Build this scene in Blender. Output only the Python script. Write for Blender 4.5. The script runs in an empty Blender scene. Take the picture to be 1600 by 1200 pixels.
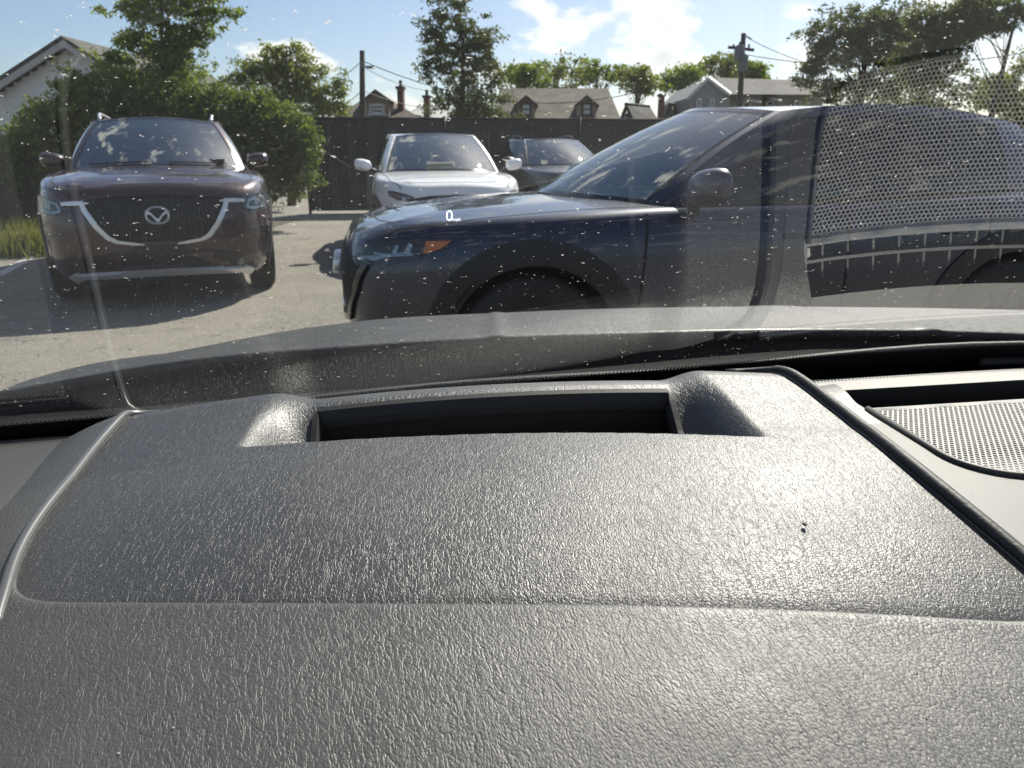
import bpy, bmesh, math, random
import numpy as np
from mathutils import Vector, Matrix
from mathutils.bvhtree import BVHTree

# ------------------------------------------------------------------ camera, sky, sun, exposure
SC = bpy.context.scene
COL = SC.collection
R = math.radians
CAM_H = 1.31
PITCH = 16.8
cam_d = bpy.data.cameras.new('camera'); cam = bpy.data.objects.new('camera', cam_d); COL.objects.link(cam)
cam_d.sensor_width = 36; cam_d.lens = 1202 / 1600 * 36; cam_d.clip_start = .01; cam_d.clip_end = 3000
cam.location = (0, 0, CAM_H); cam.rotation_euler = (R(90 - PITCH), 0, 0)
SC.camera = cam
cam_d.dof.use_dof = True; cam_d.dof.focus_distance = .47; cam_d.dof.aperture_fstop = 25
SUN_AZ, SUN_EL = 27, 41                       # degrees right of straight ahead, above the horizon
SC.view_settings.view_transform = 'Standard'; SC.view_settings.look = 'None'
SC.view_settings.exposure = 1.12; SC.view_settings.gamma = 1
SC.cycles.use_denoising = True
SC.cycles.use_adaptive_sampling = True; SC.cycles.adaptive_threshold = .02
SC.cycles.max_bounces = 6; SC.cycles.diffuse_bounces = 2; SC.cycles.glossy_bounces = 3; SC.cycles.transparent_max_bounces = 24
SC.cycles.sample_clamp_indirect = 6
SC.cycles.caustics_reflective = False; SC.cycles.caustics_refractive = False

world = bpy.data.worlds.new('World'); SC.world = world; world.use_nodes = True
sun_d = bpy.data.lights.new('sun', 'SUN'); sun_d.energy = 4.8; sun_d.angle = R(.55); sun_d.color = (1, .94, .84)
sun = bpy.data.objects.new('sun', sun_d); COL.objects.link(sun)
_sd = Vector((math.sin(R(SUN_AZ)) * math.cos(R(SUN_EL)), math.cos(R(SUN_AZ)) * math.cos(R(SUN_EL)), math.sin(R(SUN_EL))))
sun.rotation_euler = _sd.to_track_quat('Z', 'Y').to_euler(); sun.location = (20, 40, 40)

def build_world():
    nt = world.node_tree; nt.nodes.clear(); L = nt.links.new
    def n(t, **k):
        x = nt.nodes.new(t)
        for a, b in k.items(): setattr(x, a, b)
        return x
    def m(op, a, b=None, c=None):
        x = n('ShaderNodeMath', operation=op)
        for i, v in enumerate((a, b, c)):
            if v is None: continue
            if isinstance(v, (int, float)): x.inputs[i].default_value = v
            else: L(v, x.inputs[i])
        return x.outputs[0]
    sky = n('ShaderNodeTexSky', sky_type='NISHITA', sun_disc=False)
    sky.sun_elevation = R(SUN_EL); sky.sun_rotation = R(SUN_AZ)
    sky.air_density = .85; sky.dust_density = .9; sky.ozone_density = 2.0
    tc = n('ShaderNodeTexCoord')
    sep = n('ShaderNodeSeparateXYZ'); L(tc.outputs['Generated'], sep.inputs[0])
    zz = m('MAXIMUM', sep.outputs[2], .012)
    # clouds: noise on the direction itself, a little flattened
    com = n('ShaderNodeVectorMath', operation='MULTIPLY'); L(tc.outputs['Generated'], com.inputs[0]); com.inputs[1].default_value = (1, 1, 1.9)
    nz = n('ShaderNodeTexNoise', noise_dimensions='3D'); nz.inputs['Scale'].default_value = CLOUD[0]; nz.inputs['Detail'].default_value = 8
    nz.inputs['Roughness'].default_value = .58; nz.inputs['Distortion'].default_value = .1
    off = n('ShaderNodeVectorMath', operation='ADD'); L(com.outputs[0], off.inputs[0]); off.inputs[1].default_value = CLOUD[1]
    L(off.outputs[0], nz.inputs['Vector'])
    # whole cumulus heaps at the places where the sky has them (soft centres; the noise cuts their outline)
    tot = None
    for (px, py, rx, ry, amp) in HEAPS:
        cxp, cyp = (px - 800) / 1202, -(py - 600) / 1202
        P = R(PITCH)
        d = Vector((cxp, math.cos(P) + math.sin(P) * cyp, -math.sin(P) + math.cos(P) * cyp)).normalized()
        az, el = math.atan2(d.x, d.y), math.asin(d.z)
        aa = m('ARCTAN2', sep.outputs[0], sep.outputs[1]); ee = m('ARCSINE', sep.outputs[2])
        qa = m('DIVIDE', m('SUBTRACT', aa, az), rx / 1202); qe = m('DIVIDE', m('SUBTRACT', ee, el), ry / 1202)
        g = m('MULTIPLY', m('EXPONENT', m('MULTIPLY', m('ADD', m('MULTIPLY', qa, qa), m('MULTIPLY', qe, qe)), -1)), amp)
        tot = g if tot is None else m('ADD', tot, g)
    dens = m('ADD', nz.outputs[0], tot)
    mr = n('ShaderNodeMapRange', interpolation_type='SMOOTHSTEP'); L(dens, mr.inputs[0])
    mr.inputs[1].default_value = CLOUD[2]; mr.inputs[2].default_value = CLOUD[3]
    # thicker parts are a little greyer
    th = n('ShaderNodeMapRange'); L(dens, th.inputs[0]); th.inputs[1].default_value = CLOUD[3] - .02; th.inputs[2].default_value = CLOUD[3] + .22
    cc = n('ShaderNodeMix', data_type='RGBA'); L(th.outputs[0], cc.inputs['Factor'])
    cc.inputs['A'].default_value = CLOUDC[0]; cc.inputs['B'].default_value = CLOUDC[1]
    mx = n('ShaderNodeMix', data_type='RGBA'); L(m('MULTIPLY', mr.outputs[0], .93), mx.inputs['Factor'])
    tn = n('ShaderNodeMix', data_type='RGBA', blend_type='MULTIPLY'); tn.inputs['Factor'].default_value = 1; L(sky.outputs[0], tn.inputs['A']); tn.inputs['B'].default_value = (1.0, 1.0, 1.02, 1); L(tn.outputs['Result'], mx.inputs['A']); L(cc.outputs['Result'], mx.inputs['B'])
    bg = n('ShaderNodeBackground'); bg.inputs[1].default_value = .074; L(mx.outputs['Result'], bg.inputs[0])
    out = n('ShaderNodeOutputWorld'); L(bg.outputs[0], out.inputs[0])
# scale, offset, threshold low, threshold high
CLOUD = (8.5, (3.1, 7.7, 0), .545, .66)
CLOUDC = ((10.5, 10.3, 9.9, 1), (6.6, 7.0, 7.5, 1))
HEAPS = [(950, 55, 95, 38, .17), (1050, 100, 70, 24, .14), (860, 15, 60, 24, .14), (430, 85, 70, 20, .13), (500, 98, 50, 14, .08), (1225, 110, 55, 24, .13), (1245, 20, 26, 12, .13), (620, 165, 160, 14, .08), (1040, 150, 200, 20, .09), (1580, 90, 60, 40, .10),
         (600, 60, 110, 60, -.12), (130, 50, 130, 50, -.10), (1140, 40, 50, 30, -.10), (730, 40, 60, 50, -.08)]
build_world()

# ------------------------------------------------------------------ helpers
MATS = {}
class NT:
    def __init__(s, name):
        s.mat = bpy.data.materials.new(name); s.mat.use_nodes = True; s.nt = s.mat.node_tree; s.nt.nodes.clear()
        s.out = s.n('ShaderNodeOutputMaterial')
    def n(s, t, **k):
        x = s.nt.nodes.new(t)
        for a, b in k.items(): setattr(x, a, b)
        return x
    def l(s, a, b): s.nt.links.new(a, b)
    def m(s, op, a, b=None, c=None, clamp=False):
        x = s.n('ShaderNodeMath', operation=op); x.use_clamp = clamp
        for i, v in enumerate((a, b, c)):
            if v is None: continue
            if isinstance(v, (int, float)): x.inputs[i].default_value = v
            else: s.l(v, x.inputs[i])
        return x.outputs[0]
    def coords(s, which='Object', scale=(1, 1, 1), rot=(0, 0, 0), loc=(0, 0, 0)):
        tc = s.n('ShaderNodeTexCoord'); mp = s.n('ShaderNodeMapping')
        mp.inputs['Scale'].default_value = scale; mp.inputs['Rotation'].default_value = rot; mp.inputs['Location'].default_value = loc
        s.l(tc.outputs[which], mp.inputs[0]); return mp.outputs[0]
    def noise(s, vec, scale, detail=4, rough=.5, dist=0, dim='3D'):
        x = s.n('ShaderNodeTexNoise', noise_dimensions=dim); x.inputs['Scale'].default_value = scale; x.inputs['Detail'].default_value = detail
        x.inputs['Roughness'].default_value = rough; x.inputs['Distortion'].default_value = dist
        if vec is not None: s.l(vec, x.inputs['Vector'])
        return x
    def voro(s, vec, scale, feature='F1', rnd=1, dim='3D'):
        x = s.n('ShaderNodeTexVoronoi', feature=feature, voronoi_dimensions=dim); x.inputs['Scale'].default_value = scale
        x.inputs['Randomness'].default_value = rnd; s.l(vec, x.inputs['Vector']); return x
    def ramp(s, fac, a, b, smooth=True, o0=0., o1=1.):
        x = s.n('ShaderNodeMapRange'); x.interpolation_type = 'SMOOTHSTEP' if smooth else 'LINEAR'
        s.l(fac, x.inputs[0]); x.inputs[1].default_value = a; x.inputs[2].default_value = b; x.inputs[3].default_value = o0; x.inputs[4].default_value = o1
        return x.outputs[0]
    def mix(s, fac, a, b):
        x = s.n('ShaderNodeMix', data_type='RGBA')
        for v, k in ((fac, 'Factor'), (a, 'A'), (b, 'B')):
            if isinstance(v, (int, float)): x.inputs[k].default_value = v
            elif isinstance(v, tuple): x.inputs[k].default_value = (*v, 1) if len(v) == 3 else v
            else: s.l(v, x.inputs[k])
        return x.outputs['Result']
    def bump(s, h, strength=.5, dist=.001, normal=None):
        x = s.n('ShaderNodeBump'); x.inputs['Strength'].default_value = strength; x.inputs['Distance'].default_value = dist
        s.l(h, x.inputs['Height'])
        if normal is not None: s.l(normal, x.inputs['Normal'])
        return x.outputs[0]
    def pbr(s, col, rough=.5, metal=0, normal=None, spec=.5, coat=0, coat_r=.05, alpha=None, sheen=0, trans=0):
        p = s.n('ShaderNodeBsdfPrincipled')
        for k, v in (('Base Color', col), ('Roughness', rough), ('Metallic', metal), ('Specular IOR Level', spec), ('Coat Weight', coat), ('Coat Roughness', coat_r), ('Alpha', alpha), ('Sheen Weight', sheen), ('Transmission Weight', trans)):
            if v is None: continue
            if isinstance(v, (int, float)): p.inputs[k].default_value = v
            elif isinstance(v, tuple): p.inputs[k].default_value = (*v, 1) if len(v) == 3 else v
            else: s.l(v, p.inputs[k])
        if normal is not None: s.l(normal, p.inputs['Normal'])
        return p.outputs[0]
    def done(s, sh): s.l(sh, s.out.inputs[0]); return s.mat

def simple(name, col, rough=.5, metal=0, spec=.5, coat=0, var=.0, vscale=4, bump=0, bscale=60, bdist=.003, coat_r=.04):
    if name in MATS: return MATS[name]
    t = NT(name); v = t.coords()
    c = col
    if var:
        nz = t.noise(v, vscale, 5, .6)
        f = t.ramp(nz.outputs[0], .3, .7)
        c = t.mix(f, tuple(x * (1 - var) for x in col), tuple(min(1, x * (1 + var)) for x in col))
    nrm = None
    if bump: nrm = t.bump(t.noise(v, bscale, 4).outputs[0], bump, bdist)
    MATS[name] = t.done(t.pbr(c, rough, metal, nrm, spec, coat, coat_r)); return MATS[name]

def link(o, parent=None):
    COL.objects.link(o)
    if parent is not None: o.parent = parent
    return o
def tag(o, label=None, cat=None, group=None, kind=None):
    if label: o['label'] = label
    if cat: o['category'] = cat
    if group: o['group'] = group
    if kind: o['kind'] = kind
    return o
def empty(name, loc=(0, 0, 0), rot=(0, 0, 0)):
    o = bpy.data.objects.new(name, None); o.location = loc; o.rotation_euler = rot; o.empty_display_size = .2
    return link(o)
def mesh(name, verts, faces, mat, parent=None, smooth=False, uv=None):
    me = bpy.data.meshes.new(name)
    v = verts if not isinstance(verts, np.ndarray) else verts.tolist()
    me.from_pydata(v, [], faces); me.validate(); 
    for mm in (mat if isinstance(mat, (list, tuple)) else [mat]): me.materials.append(mm)
    if smooth: me.polygons.foreach_set('use_smooth', [True] * len(me.polygons))
    me.update()
    return link(bpy.data.objects.new(name, me), parent)
def from_bm(name, bm, mat, parent=None, smooth=False):
    me = bpy.data.meshes.new(name); bm.to_mesh(me); bm.free()
    for mm in (mat if isinstance(mat, (list, tuple)) else [mat]): me.materials.append(mm)
    if smooth: me.polygons.foreach_set('use_smooth', [True] * len(me.polygons))
    return link(bpy.data.objects.new(name, me), parent)
class MB:
    """collects shapes for one mesh"""
    def __init__(s): s.v = []; s.f = []
    def add(s, v, f):
        b = len(s.v); s.v += [tuple(p) for p in v]; s.f += [tuple(i + b for i in q) for q in f]; return s
    def box(s, c, d, rz=0, rx=0, ry=0):
        h = [x / 2 for x in d]; M = Matrix.Rotation(rz, 3, 'Z') @ Matrix.Rotation(ry, 3, 'Y') @ Matrix.Rotation(rx, 3, 'X'); c = Vector(c)
        p = [c + M @ Vector((x * h[0], y * h[1], z * h[2])) for x in (-1, 1) for y in (-1, 1) for z in (-1, 1)]
        return s.add(p, [(0, 1, 3, 2), (4, 6, 7, 5), (0, 4, 5, 1), (2, 3, 7, 6), (0, 2, 6, 4), (1, 5, 7, 3)])
    def bbox(s, c, d, b=.01, rz=0):
        """bevelled box"""
        bm = bmesh.new(); bmesh.ops.create_cube(bm, size=1)
        for v in bm.verts: v.co = Vector((v.co.x * d[0], v.co.y * d[1], v.co.z * d[2]))
        bmesh.ops.bevel(bm, geom=bm.edges[:], offset=b, segments=2, affect='EDGES', profile=.5)
        M = Matrix.Translation(Vector(c)) @ Matrix.Rotation(rz, 4, 'Z')
        bm.verts.ensure_lookup_table(); bm.verts.index_update()
        s.add([M @ v.co for v in bm.verts], [tuple(v.index for v in f.verts) for f in bm.faces]); bm.free(); return s
    def tube(s, pts, r, n=8, cap=True, sx=1., up=None):
        pts = [Vector(p) for p in pts]; rr = r if isinstance(r, (list, tuple)) else [r] * len(pts)
        b = len(s.v); 
        for i, p in enumerate(pts):
            t = (pts[min(i + 1, len(pts) - 1)] - pts[max(i - 1, 0)]).normalized()
            a = up if up is not None else (Vector((0, 0, 1)) if abs(t.z) < .9 else Vector((1, 0, 0)))
            e1 = t.cross(Vector(a)).normalized(); e2 = e1.cross(t)
            for k in range(n):
                q = 2 * math.pi * k / n; s.v.append(tuple(p + e1 * (math.cos(q) * rr[i] * sx) + e2 * (math.sin(q) * rr[i])))
        for i in range(len(pts) - 1):
            for k in range(n):
                s.f.append((b + i * n + k, b + i * n + (k + 1) % n, b + (i + 1) * n + (k + 1) % n, b + (i + 1) * n + k))
        if cap:
            s.f.append(tuple(b + k for k in range(n))[::-1]); e = b + (len(pts) - 1) * n; s.f.append(tuple(e + k for k in range(n)))
        return s
    def lathe(s, prof, c=(0, 0, 0), n=24, axis='y'):
        b = len(s.v); c = Vector(c)
        for r, h in prof:
            for k in range(n):
                q = 2 * math.pi * k / n; a, d = r * math.cos(q), r * math.sin(q)
                p = Vector((a, h, d)) if axis == 'y' else (Vector((a, d, h)) if axis == 'z' else Vector((h, a, d)))
                s.v.append(tuple(c + p))
        for i in range(len(prof) - 1):
            for k in range(n): s.f.append((b + i * n + k, b + i * n + (k + 1) % n, b + (i + 1) * n + (k + 1) % n, b + (i + 1) * n + k))
        return s
    def prism(s, poly, z0, z1):
        n = len(poly); v = [(x, y, z0) for x, y in poly] + [(x, y, z1) for x, y in poly]
        f = [tuple(range(n))[::-1], tuple(range(n, 2 * n))] + [(i, (i + 1) % n, (i + 1) % n + n, i + n) for i in range(n)]
        return s.add(v, f)
    def quad(s, a, b, c, d): return s.add([a, b, c, d], [(0, 1, 2, 3)])
    def build(s, name, mat, parent=None, smooth=False):
        o = mesh(name, s.v, s.f, mat, parent, smooth); return o
def fixnormals(o):
    bm = bmesh.new(); bm.from_mesh(o.data); bmesh.ops.recalc_face_normals(bm, faces=bm.faces[:]); bm.to_mesh(o.data); bm.free(); return o
def autosmooth(o, ang=35):
    bm = bmesh.new(); bm.from_mesh(o.data)
    for f in bm.faces: f.smooth = True
    for e in bm.edges:
        if len(e.link_faces) == 2 and e.calc_face_angle(0) > R(ang): e.smooth = False
    bm.to_mesh(o.data); bm.free(); return o
def grid_faces(nu, nv, wrap=False):
    f = []
    for i in range(nu if wrap else nu - 1):
        for j in range(nv - 1):
            a, b = i * nv + j, ((i + 1) % nu) * nv + j; f.append((a, b, b + 1, a + 1))
    return f
def solid_patch(name, P, mat, parent, th, inward, smooth=True):
    """grid of points P[nu][nv] made a thin solid: th metres along the vector inward"""
    nu, nv = len(P), len(P[0]); w = Vector(inward).normalized() * th
    v = [Vector(P[i][j]) for i in range(nu) for j in range(nv)]; n = len(v)
    f = grid_faces(nu, nv); v2 = [p + w for p in v]
    F = list(f) + [tuple(i + n for i in q)[::-1] for q in f]
    ring = [i * nv for i in range(nu)] + [(nu - 1) * nv + j for j in range(1, nv)] + [i * nv + nv - 1 for i in range(nu - 2, -1, -1)] + [j for j in range(nv - 2, 0, -1)]
    for i in range(len(ring)):
        a, b = ring[i], ring[(i + 1) % len(ring)]; F.append((b, a, a + n, b + n))
    o = mesh(name, [tuple(p) for p in v + v2], F, mat, parent); fixnormals(o); 
    if smooth: autosmooth(o, 40)
    return o
def sstep(a, b, x):
    t = np.clip((np.asarray(x, float) - a) / (b - a), 0, 1); return t * t * (3 - 2 * t)
def lerp(a, b, t): return a + (b - a) * t
def interp(xs, ys, x): return float(np.interp(x, xs, ys))
def smooth_interp(xs, ys, x):
    """monotone-ish cubic through points"""
    xs = np.asarray(xs, float); ys = np.asarray(ys, float); x = np.asarray(x, float)
    d = np.gradient(ys, xs); i = np.clip(np.searchsorted(xs, x) - 1, 0, len(xs) - 2); h = xs[i + 1] - xs[i]; t = np.clip((x - xs[i]) / h, 0, 1)
    return (2*t**3-3*t**2+1)*ys[i] + (t**3-2*t**2+t)*h*d[i] + (-2*t**3+3*t**2)*ys[i+1] + (t**3-t**2)*h*d[i+1]

# ------------------------------------------------------------------ ground
def mat_asphalt():
    t = NT('asphalt'); v = t.coords()
    big = t.ramp(t.noise(v, .5, 7, .68).outputs[0], .36, .64)
    fine = t.noise(v, 130, 3, .7); grit = t.voro(v, 75)
    c = t.mix(big, (.155, .145, .125), (.30, .275, .23))
    med = t.noise(v, 22, 6, .75)
    c = t.mix(t.ramp(med.outputs[0], .38, .62, True, 0, .75), c, (.40, .37, .31))
    stain = t.ramp(t.noise(v, 1.1, 5, .6, .4).outputs[0], .60, .70)
    c = t.mix(t.m('MULTIPLY', stain, .55), c, (.07, .066, .06))
    crack = t.m('ABSOLUTE', t.m('SUBTRACT', t.noise(v, .55, 6, .6).outputs[0], .5)); c = t.mix(t.ramp(crack, .0, .0035), (.05, .047, .043), c)
    c = t.mix(t.ramp(fine.outputs[0], .42, .6), t.mix(.6, c, (.07, .065, .055)), c)
    c = t.mix(t.ramp(fine.outputs[0], .55, .75), c, (.52, .49, .42))
    c = t.mix(t.ramp(grit.outputs['Distance'], .0, .3), (.075, .07, .063), c)
    n = t.bump(fine.outputs[0], .6, .004)
    n = t.bump(grit.outputs['Distance'], .6, .006, n)
    return t.done(t.pbr(c, .85, 0, n, .35))
ground = mesh('ground', [(-900, -300, 0), (900, -300, 0), (900, 1600, 0), (-900, 1600, 0)], [(0, 1, 2, 3)], mat_asphalt())
tag(ground, kind='structure')

# ------------------------------------------------------------------ the car we sit in: dashboard, windscreen, bonnet
YAW, ROLL = 4.5, 2.0
Rm = Matrix.Rotation(R(YAW), 3, 'Z') @ Matrix.Rotation(R(-ROLL), 3, 'Y')
own = empty('car_interior'); c0 = Vector((0, 0, CAM_H)); own.rotation_euler = Rm.to_euler(); own.location = c0 - Rm @ c0
tag(own, 'dark leather-grain dashboard behind a dusty windscreen, with grey bonnet ahead', 'car')
def I(x, y, z): return (x, y, z + CAM_H)

def mat_leather(name, col=(.040, .040, .040), rough=.47, sc=1., strength=1., rot=0.):
    t = NT(name)
    v0 = t.coords(rot=(0, 0, rot))
    def scaled(sx, sy):
        mp = t.n('ShaderNodeMapping'); t.l(v0, mp.inputs[0]); mp.inputs['Scale'].default_value = (sx * sc, sy * sc, 1); return mp.outputs[0]
    def ridge(sx, sy, dist, lo, hi, detail=2):
        nz = t.noise(scaled(sx, sy), 1, detail, .5, dist, '2D')
        return t.ramp(t.m('ABSOLUTE', t.m('SUBTRACT', nz.outputs[0], .5)), lo, hi)
    big = ridge(175, 55, .5, 0, .05)
    mid = ridge(380, 150, .4, 0, .10, 1)
    peb = t.voro(scaled(720, 560), 1, 'F1', 1, '2D')
    h = t.m('ADD', t.m('ADD', t.m('MULTIPLY', big, .75), t.m('MULTIPLY', mid, .65)), t.m('MULTIPLY', peb.outputs['Distance'], -1.0))
    n = t.bump(h, strength, .000135)
    wear = t.noise(v0, 7, 4, .6)
    rg = t.ramp(wear.outputs[0], .3, .7, True, rough - .05, rough + .06)
    cc = t.mix(t.ramp(wear.outputs[0], .35, .75), col, tuple(x * 1.25 for x in col))
    return t.done(t.pbr(cc, rg, 0, n, .65))
LEATHER = mat_leather('grained_leather', sc=1.15)
LEATHER_ROLL = mat_leather('grained_leather_roll', (.060, .059, .056), .52, 1.0, 1.0, R(-12))
PLASTIC = simple('fine_grain_plastic', (.055, .055, .053), .55, spec=.45, bump=.35, bscale=900, bdist=.0003)
VANE = simple('vane_plastic', (.16, .16, .155), .4, spec=.8)
PANEL = simple('glare_panel_plastic', (.36, .35, .33), .62, spec=.3, bump=.35, bscale=900, bdist=.0003)  # pale colour carries the sun glare on the vent strip
BLACK = simple('black_cavity_plastic', (.006, .006, .007), .55)
RUBBER = simple('black_rubber', (.012, .012, .013), .6, bump=.2, bscale=300)

xLk = ([.28, .345, .384, .419, .529, .62, .665, .71], [-.236, -.240, -.251, -.262, -.279, -.288, -.289, -.286])
xRk = ([.26, .32, .358, .428, .567, .65, .679, .71], [.318, .311, .305, .297, .297, .293, .286, .275])
def xL(y): return smooth_interp(*xLk, y)
def xR(y): return smooth_interp(*xRk, y)
def ySeam(x): q = np.asarray(x, float) - .02; return .338 - .10 * q + np.where(q < 0, .25, .05) * q * q
def yNear(x): return .528 - .10 * x
def zA0(x, y):
    x = np.asarray(x, float); y = np.asarray(y, float)
    z = -.196 - .20 * (x - .02) ** 2
    z = z - np.where(y < .53, .62 * (.53 - y) ** 2, -.06 * (np.minimum(y, .645) - .53)) - np.where(y > .645, 5.5 * (y - .645) ** 2, 0)
    return z
HX0, HX1, HY1 = -.124, .180, .632
def zA(x, y):
    w = sstep(-.170, -.126, x) * (1 - sstep(.181, .221, x)) * sstep(0, .006, y - yNear(x))
    dd = lerp(.042, .010, sstep(.575, .648, y))
    return zA0(x, y) - w * dd

def heightfield(name, X, Y, Z, mat, parent, keep=None, smooth=True):
    nu, nv = X.shape; v = np.stack([X, Y, Z + CAM_H], -1).reshape(-1, 3)
    f = grid_faces(nu, nv)
    if keep is not None:
        cx = (X[:-1, :-1] + X[1:, 1:]) / 2; cy = (Y[:-1, :-1] + Y[1:, 1:]) / 2; k = keep(cx, cy).reshape(-1)
        f = [q for q, a in zip(f, k) if a]
    return mesh(name, v, f, mat, parent, smooth)

def build_dash():
    dash = build_skirt()
    # raised instrument hood, squircle-cornered
    nu, nv = 300, 330
    u = np.linspace(-1, 1, nu)[:, None] * np.ones((1, nv)); v = np.linspace(-1, 1, nv)[None, :] * np.ones((nu, 1))
    k = .16
    uu = u * np.sqrt(1 - k * v ** 4 / 2); vv = v * np.sqrt(1 - k * u ** 8 / 2)
    far = .706
    Y = .5 * (.338 + far) + vv * .5 * (far - .338)
    X = lerp(xL(Y), xR(Y), (uu + 1) / 2)
    ys = ySeam(X); fr = (Y - .338) / (far - .338); Y = ys + fr * (far - ys)
    X = lerp(xL(Y) - .010, xR(Y) + .010, (uu + 1) / 2); Y = Y - .010 * sstep(.3, 0, fr)
    Z = zA(X, Y)
    Z = Z - .0015 - .0016 * sstep(.05, 0, fr)
    hood = heightfield('instrument_hood', X, Y, Z, LEATHER, own, keep=lambda a, b: ~((a > HX0) & (a < HX1) & (b > yNear(a) + .006) & (b < HY1)))
    tag(hood, 'instrument hood pad with a sunken opening for the head-up display')
    # bezel round the opening, and the black well below
    pts = []
    for t in np.linspace(0, 1, 40): pts.append((lerp(HX0, HX1, t), yNear(lerp(HX0, HX1, t)) + .006, 0, -1))
    for t in np.linspace(0, 1, 14)[1:-1]: pts.append((HX1, lerp(yNear(HX1) + .006, HY1, t), 1, 0))
    for t in np.linspace(0, 1, 40): pts.append((lerp(HX1, HX0, t), HY1, 0, 1))
    for t in np.linspace(0, 1, 14)[1:-1]: pts.append((HX0, lerp(HY1, yNear(HX0) + .006, t), -1, 0))
    m = MB(); n = len(pts); rows = []
    for off, dz in ((.0045, -.0015), (.0035, .001), (-.001, .001), (-.0035, -.006), (-.004, -.012)):
        row = []
        for (x, y, ox, oy) in pts:
            if oy == -1: xx, yy = x, y + min(0, -off) * .0
            else: xx, yy = x + ox * off, y + oy * off
            zz = float(zA(np.array(min(max(xx, HX0 - .01), HX1 + .01)), np.array(yy))) + dz - (.02 if oy == -1 else 0)
            row.append(I(xx, yy, zz))
        rows.append(row)
    for row in rows: m.v += row
    for r in range(len(rows) - 1):
        for i in range(n): m.f.append((r * n + i, r * n + (i + 1) % n, (r + 1) * n + (i + 1) % n, (r + 1) * n + i))
    bez = m.build('bezel', simple('bezel_plastic', (.02, .02, .021), .6), hood)
    m = MB()
    for row_z in (None, -.34):
        for (x, y, ox, oy) in pts:
            zz = float(zA(np.array(x), np.array(y))) - (.026 if oy == -1 else .010) if row_z is None else row_z
            m.v.append(I(x - ox * .003, y - oy * .003, zz))
    for i in range(n): m.f.append((i, (i + 1) % n, n + (i + 1) % n, n + i))
    m.f.append(tuple(range(n, 2 * n)))
    m.build('display_well', BLACK, hood)
    # rim beads: left coloured pale for sunlit lip, right black for shaded groove
    ysL = np.linspace(.362, .655, 40); p = [I(float(xL(y)) - .0025, float(y), float(zA0(xL(y), y)) + .0012) for y in ysL]
    for a in np.linspace(10, 80, 6):
        x = float(xL(.66)) - .0025 + .03 * (1 - math.cos(R(a))); y = .655 + .02 * math.sin(R(a)); p.append(I(x, y, float(zA0(np.array(x), np.array(y))) + .001 - .00009 * (a - 10)))
    MB().tube(p, .0034, 10).build('trim_bead', simple('sunlit_bead', (.10, .10, .10), .3, spec=.8), own, True)
    ysR = np.linspace(.30, .668, 50); p = [I(float(xR(y)) + .004, float(y), float(zA0(xR(y), max(y, .3))) + .0015) for y in ysR]
    for a in np.linspace(10, 80, 6):
        x = float(xR(.67)) + .004 - .045 * (1 - math.cos(R(a))); y = .668 + .03 * math.sin(R(a)); p.append(I(x, y, float(zA0(np.array(x), np.array(y))) + .001))
    MB().tube(p, .0044, 12).build('trim_bead', RUBBER, own, True)
    # right hand top panel with defroster slot and loudspeaker grille
    xs = np.r_[np.linspace(.312, .360, 6), np.linspace(.38, 1.1, 30), 1.16]; ys = np.r_[np.linspace(.30, .46, 6), np.linspace(.475, .622, 6), .629, np.linspace(.683, .720, 6), .726, .730]
    X, Y = np.meshgrid(xs, ys, indexing='ij')
    Z = zD(X, Y) - np.where(Y > .722, (Y - .722) * 2.2, 0)
    GX0, GX1, GY0, GY1 = .362, .93, .472, .622
    pan = heightfield('vent_panel', X, Y, Z, PANEL, own, keep=lambda a, b: ~((a > .360) & (a < 1.1) & (b > .629) & (b < .683)) & (b > .622))
    heightfield('speaker_panel', X, Y, Z, PLASTIC, own, keep=lambda a, b: b < .622)
    # slot walls
    m = MB(); q = [(.360, .629), (1.1, .629), (1.1, .683), (.360, .683)]
    m.v += [I(x, y, float(zD(np.array(x), np.array(y)))) for x, y in q] + [I(x, y, -.31) for x, y in q]
    m.f += [(i, (i + 1) % 4, 4 + (i + 1) % 4, 4 + i) for i in range(4)] + [(4, 5, 6, 7)]
    slot = m.build('defroster_slot', BLACK, own)
    m = MB().box(I(.731, .652, -.2525), (.735, .0032, .004)); m.build('vane_rail', VANE, slot)
    for i in range(27):
        x = .388 + i * .0265
        MB().box(I(x, .650, -.258), (.0022, .040, .010), rx=.05).build('vane', VANE, slot)
    MB().bbox(I(.3645, .638, -.2425), (.006, .010, .004), .001).build('clip', simple('white_plastic', (.7, .7, .68), .4), slot)
    # perforated grille: every hole is real
    p = .0046; m = MB(); rr = p * .43; hx = p / math.sqrt(3)
    nx = int((GX1 - GX0) / (p)); ny = int((GY1 - GY0) / (p * .866))
    V = []; F = []
    a6 = [math.pi / 6 + i * math.pi / 3 for i in range(6)]
    for j in range(ny):
        for i in range(nx):
            cx = GX0 + (i + .5 * (j % 2)) * p; cy = GY0 + j * p * .866
            # rounded lower-left corner of the grille
            qx = GX0 + .05 - cx; qy = GY0 + .05 - cy
            if qx > 0 and qy > 0 and qx * qx + qy * qy > .05 ** 2: continue
            if cx - GX0 < (cy - GY0) * .0: continue
            z = float(zD(np.array(cx), np.array(cy))) + .0012; b = len(V)
            for r_, dz in ((hx, 0), (rr * 1.0, 0), (rr * .98, -.0022)):
                for a in a6: V.append(I(cx + r_ * math.cos(a), cy + r_ * math.sin(a), z + dz))
            for k_ in range(6):
                k2 = (k_ + 1) % 6; F.append((b + k_, b + k2, b + 6 + k2, b + 6 + k_)); F.append((b + 6 + k_, b + 6 + k2, b + 12 + k2, b + 12 + k_))
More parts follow.
